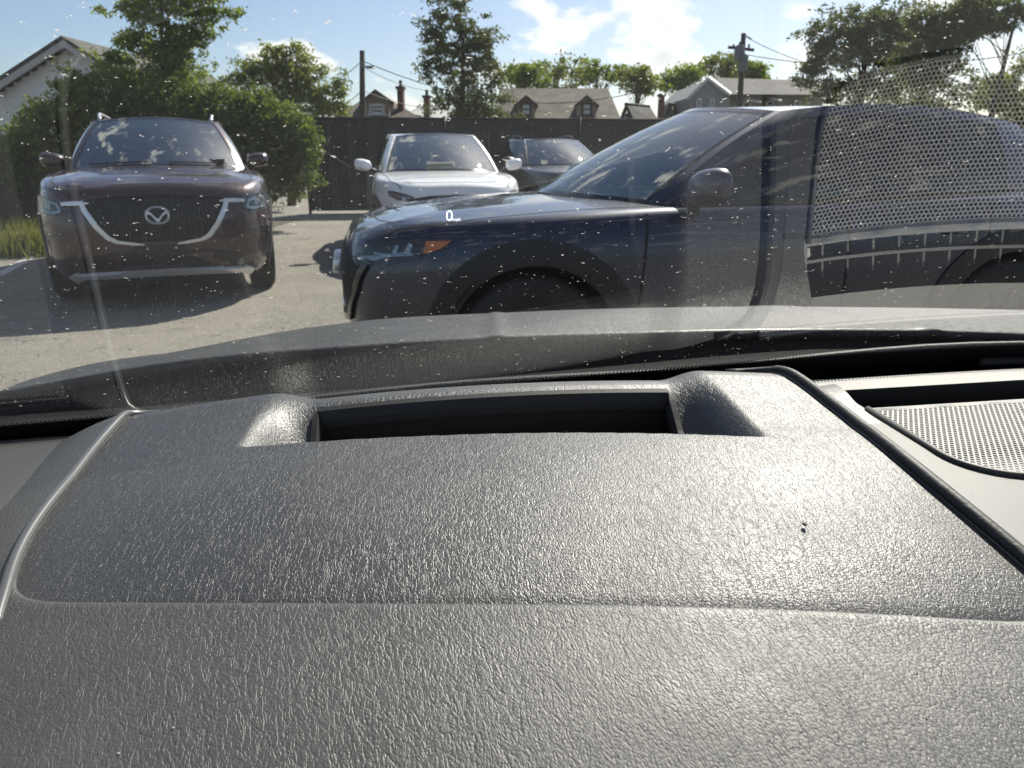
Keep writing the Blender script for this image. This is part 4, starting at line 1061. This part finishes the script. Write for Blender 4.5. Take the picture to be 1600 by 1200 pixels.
def build_green():
    tree('leafy_tree', 'tall bright green tree rising above the hedge behind the maroon car', 'tree',
         [(272, -35, 75, 45), (225, 8, 34, 20), (185, 16, 30, 7), (300, 20, 38, 26), (345, 26, 30, 8), (262, 55, 48, 32), (300, 62, 22, 18), (285, 105, 36, 34), (215, 62, 30, 14), (190, 62, 22, 6), (245, 92, 30, 22), (180, 95, 26, 16), (250, 132, 70, 20), (205, 120, 40, 18)],
         14.5, 262, .065, LEAF_A, 3, 15000, .09, gap=.3, trunk_r=.10, dep=.8, dens=1.6, nlimb=22)
    tree('hedge_bush', 'bushy overgrown shrub in front of the white sided house', 'shrub',
         [(80, 180, 40, 26), (115, 140, 32, 22), (62, 212, 48, 26), (130, 178, 46, 34), (155, 125, 22, 16), (108, 108, 10, 12), (80, 240, 66, 38), (35, 268, 50, 40)],
         13.2, 80, .06, LEAF_A, 7, 14000, .10, gap=.2, trunk_r=.06, dens=1.7, nlimb=16)
    tree('hedge_bush', 'rounded green shrub directly behind the roof of the maroon car', 'shrub',
         [(220, 165, 60, 32), (290, 160, 60, 32), (180, 205, 60, 40), (260, 215, 90, 40), (330, 190, 40, 40)], 13.6, 250, .06, LEAF_B, 11, 12000, .11, gap=.15, trunk_r=.06, dens=1.9, nlimb=12)
    tree('hedge_bush', 'dark ivy-clad hedge beside the end of the black fence', 'hedge',
         [(375, 165, 55, 32), (430, 185, 48, 28), (400, 225, 60, 40), (455, 205, 32, 26), (395, 275, 60, 50), (455, 262, 36, 46), (340, 240, 30, 50), (475, 230, 20, 40)], 13.8, 410, .055, LEAF_B, 13, 16000, .10, gap=.1, trunk_r=.06, dens=2.2, nlimb=10)
    tree('leafy_tree', 'feathery olive green tree between the hedge and the left utility pole', 'tree',
         [(440, 108, 42, 32), (400, 112, 36, 22), (475, 122, 40, 34), (515, 150, 28, 30), (425, 150, 60, 30), (490, 170, 50, 26), (465, 85, 16, 16), (425, 82, 14, 12), (535, 128, 10, 16), (370, 118, 30, 14)],
         20, 455, .075, LEAF_C, 17, 13000, .12, gap=.3, trunk_r=.10, dens=1.3)
    tree('leafy_tree', 'single tall full tree between the brown dormer house and brick house', 'tree',
         [(706, 18, 34, 34), (672, 48, 22, 22), (720, 60, 46, 36), (752, 78, 32, 30), (690, 92, 26, 24), (668, 108, 14, 14), (735, 120, 46, 30), (770, 118, 18, 24), (720, 160, 62, 26), (765, 168, 40, 22), (745, 190, 70, 16)],
         30, 722, .11, LEAF_D, 19, 15000, .18, gap=.35, trunk_r=.2, dens=1.25)
    for i, (px, lob) in enumerate(((818, [(815, 118, 24, 16), (800, 112, 12, 8), (830, 128, 22, 12)]), (868, [(868, 110, 40, 22), (850, 122, 34, 18), (890, 92, 16, 9), (880, 125, 40, 16)]), (930, [(935, 110, 34, 18), (915, 118, 28, 18), (955, 118, 26, 16)]), (990, [(990, 125, 24, 18), (1010, 132, 18, 14)]), (1065, [(1062, 120, 24, 20), (1045, 130, 26, 14), (1085, 118, 20, 14)]), (1130, [(1128, 100, 28, 16), (1112, 112, 28, 16), (1150, 110, 20, 14)]), (1172, [(1172, 108, 14, 14), (1180, 118, 14, 10)]))):
        tree('distant_tree', ['small dark tree at the left end of the row behind the houses', 'widest pale green tree above the brick house roof', 'second pale tree above the right end of the brick roof', 'thin low tree above the little white gables', 'tree just left of the grey house gable', 'rounded tree directly behind the right utility pole', 'small tree right of the right utility pole'][i], 'tree', lob, 52 + 3 * (i % 3), px, .22, LEAF_C if i % 2 else LEAF_A, 30 + i, 2600, .34, 'row of trees behind the houses', trunk_r=.25, gap=.45)
    tree('leafy_tree', 'broad dark tree with forked limbs behind the roof of the blue car', 'tree',
         [(1330, 40, 50, 26), (1290, 62, 34, 24), (1375, 48, 46, 32), (1275, 98, 24, 20), (1262, 122, 20, 14), (1340, 82, 50, 22), (1400, 85, 40, 30), (1300, 140, 34, 18), (1420, 60, 26, 26), (1380, 130, 56, 22)],
         27, 1332, .105, LEAF_D, 41, 15000, .18, gap=.35, trunk_r=.2, dens=1.45)
    tree('leafy_tree', 'tall tree with bare leaning trunk at the right edge', 'tree',
         [(1500, 25, 48, 30), (1560, 10, 44, 20), (1455, 45, 34, 30), (1540, 42, 36, 16), (1430, 100, 34, 30), (1470, 95, 36, 36), (1585, 22, 22, 12), (1490, 62, 40, 22)],
         23, 1522, .09, LEAF_D, 43, 14000, .16, gap=.4, trunk_r=.14, lean=(.35, 0), dens=1.6, nlimb=14)
    tree('hedge_bush', 'dark green undergrowth between the two right-hand trees', 'shrub', [(1440, 155, 70, 34), (1370, 165, 60, 26), (1500, 150, 50, 40), (1310, 172, 50, 20)], 29, 1430, .11, LEAF_D, 47, 8000, .2, gap=.3)
    tree('leafy_tree', 'rounded olive tree cut off by the right edge of the picture', 'tree', [(1590, 115, 22, 24), (1560, 150, 40, 30), (1595, 165, 50, 40), (1540, 140, 14, 16)], 31, 1585, .12, LEAF_C, 53, 8000, .2, gap=.3)
    # rough weeds at the kerb left of the maroon car
    rng = random.Random(4); m = MB(); g = gnd(38, 398)
    for i in range(420):
        x, y = g.x + rng.gauss(0, .22), g.y + rng.gauss(0, .2); h = rng.uniform(.12, .55); a = rng.uniform(0, 6.28); b = rng.uniform(.05, .35) * h; w = .012
        m.add([(x - w, y, 0), (x + w, y, 0), (x + b * math.cos(a), y + b * math.sin(a), h)], [(0, 1, 2)])
    root = empty('weed_clump', (0, 0, 0)); tag(root, 'tuft of tall yellowish weeds left of the maroon car', 'weeds'); tag(m.build('blades', mat_leaf('weed_blades', (.05, .065, .02), (.09, .10, .035)), root), kind='stuff')

def fence(label, A, B, h, name='slat_fence', post=3.0):
    A, B = Vector(A), Vector(B); root = empty(name, A); tag(root, label, 'fence'); d = (B - A); n = d.length; u = d / n; rz = math.atan2(u.y, u.x)
    blk = simple('fence_black', (.010, .010, .011), .5); sl = simple('fence_slat', (.007, .007, .008), .45, var=.35, vscale=3)
    m = MB(); k = int(n / .056)
    for i in range(k):
        x = (i + .5) * .056; rr = math.sin(i * 12.9898) * .5
        m.box(Vector((u.x * x, u.y * x, h / 2 + .02 + rr * .01)) + Vector((-u.y, u.x, 0)) * (.004 * math.sin(i * 3.7)), (.0555, .007, h - .08), rz + .1 * math.sin(i * 7.1))
    tag(m.build('slats', sl, root), kind='stuff')
    for i in range(int(n / post) + 1):
        p = u * (i * post); MB().tube([p - Vector((-u.y, u.x, 0)) * .03, p - Vector((-u.y, u.x, 0)) * .03 + Vector((0, 0, h + .05))], .035, 8).build('post', blk, root, True)
    for z in (h, .08): MB().tube([Vector((0, 0, z)), d + Vector((0, 0, z))], .024, 8).build('rail', blk, root, True)
    # woven wire in front
    m = MB(); s = .09; k = int(n / s)
    for i in range(k):
        for sg in (1, -1):
            x0 = i * s
            pts = [(u * (x0 + (s if (j % 2 == (0 if sg > 0 else 1)) else 0))) + Vector((u.y, -u.x, 0)) * .012 + Vector((0, 0, .08 + j * (h - .1) / 18)) for j in range(19)]
            m.tube(pts, .0035, 3, False)
    tag(m.build('wire_mesh', blk, root), kind='stuff')
    return root
def build_fences():
    a = at(483, 300, 17.4); b = at(1700, 300, 19.6); a.z = b.z = 0
    f = fence('long black chain-link fence with privacy slats behind the parked cars', a, b, 2.0)
    p = [at(492, 226, 17.3), at(548, 262, 17.38)]; MB().tube([q - a for q in p], .03, 6).build('gate_brace', simple('worn_metal', (.10, .10, .105), .5), f)
    a = at(-140, 300, 12.6); b = at(120, 300, 13.2); a.z = b.z = 0
    fence('short dark slat fence at the far left below the shrubs', a, b, 1.55)

def wall_windows(root, rects, frame, pane, Y, th=.06):
    for (x0, y0, x1, y1) in rects:
        a, b = at(x0, y1, Y), at(x1, y0, Y); c = (a + b) / 2; w, h = b.x - a.x, b.z - a.z; o = root.location
        f = MB()
        for (cx, cz, dx, dz) in ((0, h / 2, w + .14, .09), (0, -h / 2, w + .14, .09), (-w / 2, 0, .09, h), (w / 2, 0, .09, h), (0, 0, w, .05)): f.box((c.x + cx - o.x, Y - .05 - o.y, c.z + cz - o.z), (dx, th * 2, dz))
        wd = f.build('window', frame, root); MB().box((c.x - o.x, Y - .01 - o.y, c.z - o.z), (w, .02, h)).build('pane', pane, wd)
        MB().box((c.x - o.x, Y - .09 - o.y, c.z - h / 2 - .06 - o.z), (w + .24, .16, .05)).build('sill', frame, wd)
def poly_wall(name, px, Y, th, mat, root):
    """wall drawn as a pixel polygon standing at distance Y, th metres deep"""
    o = root.location; P = [at(x, y, Y) - o for x, y in px]; n = len(P)
    v = [tuple(p) for p in P] + [(p.x, p.y + th, p.z) for p in P]
    w = mesh(name, v, [tuple(range(n)), tuple(range(n, 2 * n))[::-1]] + [(i, (i + 1) % n, n + (i + 1) % n, n + i) for i in range(n)], mat, root); return fixnormals(w)
def slope(name, quad, mat, root, th=.12):
    """roof plane through four points given as (px, py, Y)"""
    o = root.location; P = [at(*q) - o for q in quad]; n = (P[1] - P[0]).cross(P[2] - P[0]).normalized()
    if n.z < 0: n = -n
    v = [tuple(p) for p in P] + [tuple(p - n * th) for p in P]; k = len(P)
    w = mesh(name, v, [tuple(range(k)), tuple(range(k, 2 * k))[::-1]] + [(i, (i + 1) % k, k + (i + 1) % k, k + i) for i in range(k)], mat, root); return fixnormals(w)
def build_houses():
    siding = None
    t = NT('white_siding'); v = t.coords(); sp = t.n('ShaderNodeSeparateXYZ'); t.l(v, sp.inputs[0])
    c = t.mix(t.ramp(t.noise(v, .8, 4).outputs[0], .3, .7), (.66, .68, .69), (.78, .79, .79)); sid = t.done(t.pbr(c, .6))
    shing = simple('asphalt_shingle', (.075, .07, .064), .9, var=.35, vscale=2.5, bump=.5, bscale=14, bdist=.02)
    brownsh = simple('brown_shingle', (.075, .058, .045), .9, var=.35, vscale=2.5, bump=.5, bscale=14, bdist=.02)
    tansh = simple('tan_shingle', (.095, .078, .06), .9, var=.4, vscale=1.2, bump=.5, bscale=10, bdist=.02)
    brick = None
    t = NT('brown_brick'); v = t.coords(); mp = t.n('ShaderNodeMapping'); t.l(v, mp.inputs[0]); mp.inputs['Rotation'].default_value = (R(90), 0, 0)
    bk = t.n('ShaderNodeTexBrick'); t.l(mp.outputs[0], bk.inputs[0]); bk.inputs['Scale'].default_value = 4; bk.inputs['Color1'].default_value = (.17, .115, .085, 1); bk.inputs['Color2'].default_value = (.23, .16, .12, 1); bk.inputs['Mortar'].default_value = (.3, .28, .25, 1)
    brick = t.done(t.pbr(bk.outputs[0], .85))
    redbrick = simple('chimney_brick', (.12, .055, .04), .9, var=.4, vscale=8, bump=.4, bscale=18)
    grey = simple('grey_siding', (.27, .27, .265), .7, var=.1, vscale=2); whitew = simple('white_trim', (.6, .6, .58), .6, var=.08)
    tan = simple('tan_stucco', (.34, .27, .2), .85, var=.15); pane = simple('window_pane', (.05, .06, .07), .06, coat=.5); curtain = simple('bright_pane', (.5, .56, .6), .15)
    soff = simple('brown_trim', (.06, .045, .036), .7)
    # white sided house on the left, lap boards one above the other
    Y = 21; h = empty('sided_house', at(60, 300, Y)); h.location.z = 0; tag(h, 'white clapboard house with a grey gable behind the shrubs at far left', 'house')
    ap = at(112, 74, Y); le = at(-60, 186, Y); re = at(275, 180, Y); o = h.location
    poly_wall('gable_wall', [(112, 74), (-60, 186), (-60, 330), (275, 330), (275, 180)], Y, .3, sid, h)
    m = MB(); z = 0.2
    while z < ap.z - .15:
        f = max(0, (z - le.z) / (ap.z - le.z)); x0 = lerp(le.x, ap.x, f); x1 = lerp(re.x, ap.x, max(0, (z - re.z) / (ap.z - re.z)))
        if x1 - x0 > .1: m.box(((x0 + x1) / 2 - o.x, -.015, z), (x1 - x0, .02, .118), rx=.10)
        z += .125
    tag(m.build('lap_boards', sid, h), kind='stuff')
    for (a, b) in (((112, 66), (-70, 185)), ((112, 66), (285, 180))):
        p, q = at(*a, Y) - o, at(*b, Y) - o; v = [p, q, q - Vector((0, 0, .16)), p - Vector((0, 0, .16))]
        pts = [(x.x, -.42, x.z) for x in v] + [(x.x, -.36, x.z) for x in v]; fixnormals(mesh('barge_board', pts, [(0, 1, 2, 3), (7, 6, 5, 4), (0, 4, 5, 1), (1, 5, 6, 2), (2, 6, 7, 3), (3, 7, 4, 0)], simple('barge_paint', (.42, .42, .41), .6), h))
        pts = [(p.x, -.44, p.z + .01), (q.x, -.44, q.z + .01), (q.x, 9, q.z + .01), (p.x, 9, p.z + .01)]; r_ = mesh('roof', pts + [(a_, b_, c_ + .09) for a_, b_, c_ in pts], [(3, 2, 1, 0), (4, 5, 6, 7), (0, 1, 5, 4), (1, 2, 6, 5), (2, 3, 7, 6), (3, 0, 4, 7)], shing, h); fixnormals(r_)
    # brown house with dormer
    Y = 34; h = empty('dormer_house', at(588, 300, Y)); h.location.z = 0; tag(h, 'brown house with hipped roof and a gabled dormer behind the left pole', 'house')
    poly_wall('wall', [(520, 188), (520, 250), (662, 250), (662, 188)], Y + .4, 7, tan, h)
    slope('roof', [(510, 191, Y), (668, 191, Y), (604, 152, Y + 4), (572, 152, Y + 4)], brownsh, h)
    slope('roof', [(510, 191, Y), (572, 152, Y + 4), (576, 156, Y + 6), (530, 185, Y + 9)], brownsh, h); slope('roof', [(668, 191, Y), (604, 152, Y + 4), (600, 156, Y + 6), (655, 185, Y + 9)], brownsh, h)
    poly_wall('dormer', [(567, 184), (567, 157), (586, 142), (608, 157), (608, 184)], Y + .6, 3.2, tan, h)
    slope('dormer_roof', [(560, 160, Y + .2), (586, 139, Y + .2), (588, 143, Y + 4), (566, 160, Y + 4)], soff, h); slope('dormer_roof', [(616, 160, Y + .2), (586, 139, Y + .2), (588, 143, Y + 4), (610, 160, Y + 4)], soff, h)
    wall_windows(h, [(580, 164, 599, 177)], whitew, pane, Y + .55)
    poly_wall('fascia', [(508, 189), (508, 193), (670, 193), (670, 189)], Y - .05, .12, soff, h)
    for (x, t_, b_, w, yy, nm, lb) in ((627, 139, 185, 7, 36, 'chimney', 'taller brick chimney with a cap, right of the brown dormer house'), (667.5, 153, 188, 7, 37, 'chimney', 'shorter brick chimney beside the tall full tree')):
        a, b = at(x - w / 2, b_, yy), at(x + w / 2, t_, yy); r_ = empty(nm, ((a.x + b.x) / 2, yy, 0)); tag(r_, lb, 'chimney', 'house chimneys')
        MB().box((0, 0, b.z / 2), (b.x - a.x, .6, b.z)).build('stack', redbrick, r_); MB().box((0, 0, b.z + .04), (b.x - a.x + .12, .72, .1)).build('cap', soff, r_)
        MB().tube([(0, 0, b.z + .08), (0, 0, b.z + .35)], .07, 8).build('flue', soff, r_)
    Y = 46; h = empty('distant_house', at(665, 300, Y)); h.location.z = 0; tag(h, 'pale grey roofed house showing between the two brick chimneys', 'house')
    slope('roof', [(636, 176, Y), (700, 190, Y), (700, 166, Y + 5), (662, 163, Y + 5)], grey, h); poly_wall('wall', [(640, 176), (640, 240), (704, 240), (704, 188)], Y + .3, 4, grey, h)
    # long house with two dormers
    Y = 38; h = empty('brick_house', at(885, 300, Y)); h.location.z = 0; tag(h, 'long tan-roofed house with two small gabled dormers', 'house')
    poly_wall('wall', [(785, 192), (785, 250), (968, 250), (968, 192)], Y + .4, 8, brick, h)
    slope('roof', [(775, 195, Y), (974, 195, Y), (950, 138, Y + 5), (780, 138, Y + 5)], tansh, h); slope('roof', [(974, 195, Y), (950, 138, Y + 5), (965, 180, Y + 10)], tansh, h)
    for x in (822, 917):
        poly_wall('dormer', [(x - 14, 184), (x - 14, 163), (x, 152), (x + 14, 163), (x + 14, 184)], Y + .5, 3.5, tan, h)
        slope('dormer_roof', [(x - 20, 165, Y + .2), (x, 148, Y + .2), (x + 1, 150, Y + 4.5), (x - 17, 164, Y + 4.5)], soff, h); slope('dormer_roof', [(x + 20, 165, Y + .2), (x, 148, Y + .2), (x + 1, 150, Y + 4.5), (x + 19, 164, Y + 4.5)], soff, h)
        wall_windows(h, [(x - 7, 162, x + 7, 180)], soff, curtain, Y + .45)
    # little white gables with a chimney between
    for (a, b, ap_, lb) in ((968, 1000, 978, 'little white gable just right of the tan-roofed house'), (1036, 1066, 1046, 'little white gable right of the low brick chimney')):
        Y = 43; h = empty('small_house', at((a + b) / 2, 300, Y)); h.location.z = 0; tag(h, lb, 'house')
        poly_wall('gable_wall', [(a, 198), (a, 192), (ap_, 164), (b - 8, 196), (b - 8, 240), (a, 240)], Y, .3, whitew, h)
        slope('roof', [(ap_, 160, Y - .3), (b - 4, 198, Y - .3), (b + 34, 196, Y + 5), (ap_ + 36, 164, Y + 5)], shing, h); slope('roof', [(ap_, 160, Y - .3), (a - 4, 196, Y - .3), (a + 26, 195, Y + 5), (ap_ + 36, 164, Y + 5)], shing, h)
        wall_windows(h, [(ap_ + 2, 180, ap_ + 8, 190)], soff, pane, Y - .03)
    a, b = at(1028, 196, 41), at(1037, 150, 41); r_ = empty('chimney', ((a.x + b.x) / 2, 41, 0)); tag(r_, 'low brick chimney between the two little white gables', 'chimney', 'house chimneys')
    MB().box((0, 0, b.z / 2), (b.x - a.x, .6, b.z)).build('stack', redbrick, r_); MB().box((0, 0, b.z + .04), (b.x - a.x + .12, .72, .1)).build('cap', soff, r_)
    # grey two-storey house
    Y = 40; h = empty('grey_house', at(1170, 300, Y)); h.location.z = 0; tag(h, 'grey sided house with long shingle roof behind the right utility pole', 'house')
    poly_wall('gable_wall', [(1078, 250), (1078, 152), (1108, 124), (1140, 146), (1140, 250)], Y, 8, grey, h); poly_wall('wall', [(1140, 250), (1140, 146), (1285, 150), (1285, 250)], Y + .8, 7, simple('tan_siding', (.30, .27, .23), .7, var=.1), h)
    slope('roof', [(1136, 147, Y - .1), (1290, 148, Y - .1), (1275, 126, Y + 4), (1108, 121, Y + 4)], shing, h)
    slope('barge', [(1106, 120, Y - .2), (1142, 147, Y - .2), (1146, 146, Y + .4), (1110, 119, Y + .4)], whitew, h); slope('barge', [(1106, 120, Y - .2), (1072, 153, Y - .2), (1074, 152, Y + .4), (1110, 119, Y + .4)], whitew, h)
    wall_windows(h, [(1088, 156, 1094, 174), (1109, 156, 1115, 174)], whitew, pane, Y - .03); wall_windows(h, [(1160, 160, 1172, 176), (1196, 158, 1208, 174), (1240, 158, 1250, 172)], whitew, pane, Y + .75)
    slope('awning', [(1152, 150, Y + .6), (1190, 158, Y - .4), (1190, 161, Y - .4), (1152, 153, Y + .7)], whitew, h); slope('awning', [(1188, 147, Y + .6), (1222, 156, Y - .4), (1222, 159, Y - .4), (1188, 150, Y + .7)], whitew, h)
def build_poles():
    wood = simple('pole_wood', (.06, .045, .035), .9, var=.3, vscale=5, bump=.4, bscale=25); met = simple('pole_metal', (.16, .165, .17), .5, .3)
    Y = 28; top = at(566, 79, Y); ft = at(566.5, 300, Y); ft.z = 0; h = empty('utility_pole', ft); tag(h, 'plain utility pole with a small bracket left of the brown house', 'pole', 'utility poles')
    MB().tube([(0, 0, -.1), top - ft], [.13, .085], 10).build('shaft', wood, h, True)
    p = at(571, 106, Y) - ft; MB().tube([at(566, 108, Y) - ft, p + Vector((0, 0, .05)), p + Vector((.12, 0, .02))], .025, 6).build('bracket', met, h); MB().box(p + Vector((.16, 0, .02)), (.25, .12, .08)).build('lamp_head', met, h)
    MB().box(at(567, 101, Y) - ft, (.12, .2, .2)).build('insulator', met, h)
    A = [at(566, 95, Y), at(566, 104, Y), at(566, 141, Y)]
    Y2 = 32; top = at(1162, 52, Y2); ft = at(1148, 300, Y2); ft.z = 0; h = empty('utility_pole', ft); tag(h, 'leaning utility pole with transformer cans in front of the grey house', 'pole', 'utility poles')
    MB().tube([(0, 0, -.1), top - ft], [.15, .09], 10).build('shaft', wood, h, True)
    for (x, y) in ((1155, 84), (1161, 98)):
        c = at(x, y, Y2 - .3) - ft; m = MB().lathe([(.001, -.32), (.17, -.30), (.19, -.25), (.19, .22), (.16, .28), (.05, .32), (.04, .42), (.001, .43)], c, 14, 'z'); m.build('transformer', met, h, True)
    MB().tube([at(1161, 55, Y2) - ft, at(1166, 56, Y2) - ft, at(1174, 61, Y2) - ft, at(1174, 63, Y2) - ft], .02, 5).build('bracket', met, h)
    MB().box(at(1158, 76, Y2) - ft, (1.0, .1, .1), ry=.1).build('crossarm', wood, h)
    for i, x in enumerate((1146, 1170)): MB().lathe([(.03, 0), (.05, .06), (.03, .14), (.001, .16)], at(x, 75, Y2) - ft, 8, 'z').build('insulator', met, h)
    wm = simple('cable_black', (.012, .012, .012), .6)
    def wire(a, b, sag, lb, r=.012):
        n = 24; pts = [a.lerp(b, i / n) - Vector((0, 0, sag * 4 * (i / n) * (1 - i / n))) for i in range(n + 1)]
        o = MB().tube([p - a for p in pts], r, 5).build('overhead_wire', wm); o.location = a; tag(o, lb, 'wire', 'overhead wires')
    wire(A[0], at(380, 150, 24), .5, 'overhead wire dropping from the left pole into the feathery tree')
    wire(A[0], at(1158, 80, Y2), 1.6, 'uppermost long wire strung between the two utility poles', .014)
    wire(A[1], at(700, 140, 40), .3, 'thin wire from the left pole to the tall full tree')
    wire(A[2], at(720, 168, 36), .25, 'low wire from the left pole above the brick chimneys')
    wire(A[2], at(470, 170, 24), .3, 'low wire running left from the left pole')
    wire(at(1166, 58, Y2), at(1420, 112, 34), .5, 'wire sloping right from the top of the leaning pole')
    wire(at(1158, 84, Y2), at(1720, 60, 26), .6, 'wire rising to the right edge of the sky', .014)
def build_lot():
    pm = simple('worn_line_paint', (.5, .5, .47), .8, var=.35, vscale=9)
    for i, (a, b, w) in enumerate((((-20, 440), (56, 398), .13),)):
        A, B = gnd(*a), gnd(*b); d = (B - A).normalized(); n = Vector((-d.y, d.x, 0)) * w / 2
        o = mesh('parking_line', [tuple(p + Vector((0, 0, .004))) for p in (A - n, A + n, B + n, B - n)], [(0, 1, 2, 3)], pm); tag(o, kind='structure')
    # low concrete kerb under the left shrubs
    A, B = gnd(-200, 366), gnd(70, 352); d = (B - A).normalized(); c = (A + B) / 2
    o = MB().bbox((0, 0, .06), ((B - A).length, .16, .13), .02).build('kerb', simple('concrete', (.36, .34, .3), .85, var=.2, vscale=6, bump=.4, bscale=60)); o.location = c; o.rotation_euler.z = math.atan2(d.y, d.x); tag(o, kind='structure')
    o = mesh('verge', [(-60, 11.2, .004), (-4.3, 12.2, .004), (-4.3, 15.9, .004), (-60, 15.9, .004)], [(0, 1, 2, 3)], simple('bare_soil', (.09, .075, .05), .95, var=.4, vscale=3, bump=.6, bscale=30)); tag(o, kind='structure')
build_lot(); build_fences(); build_houses(); build_poles(); build_green()
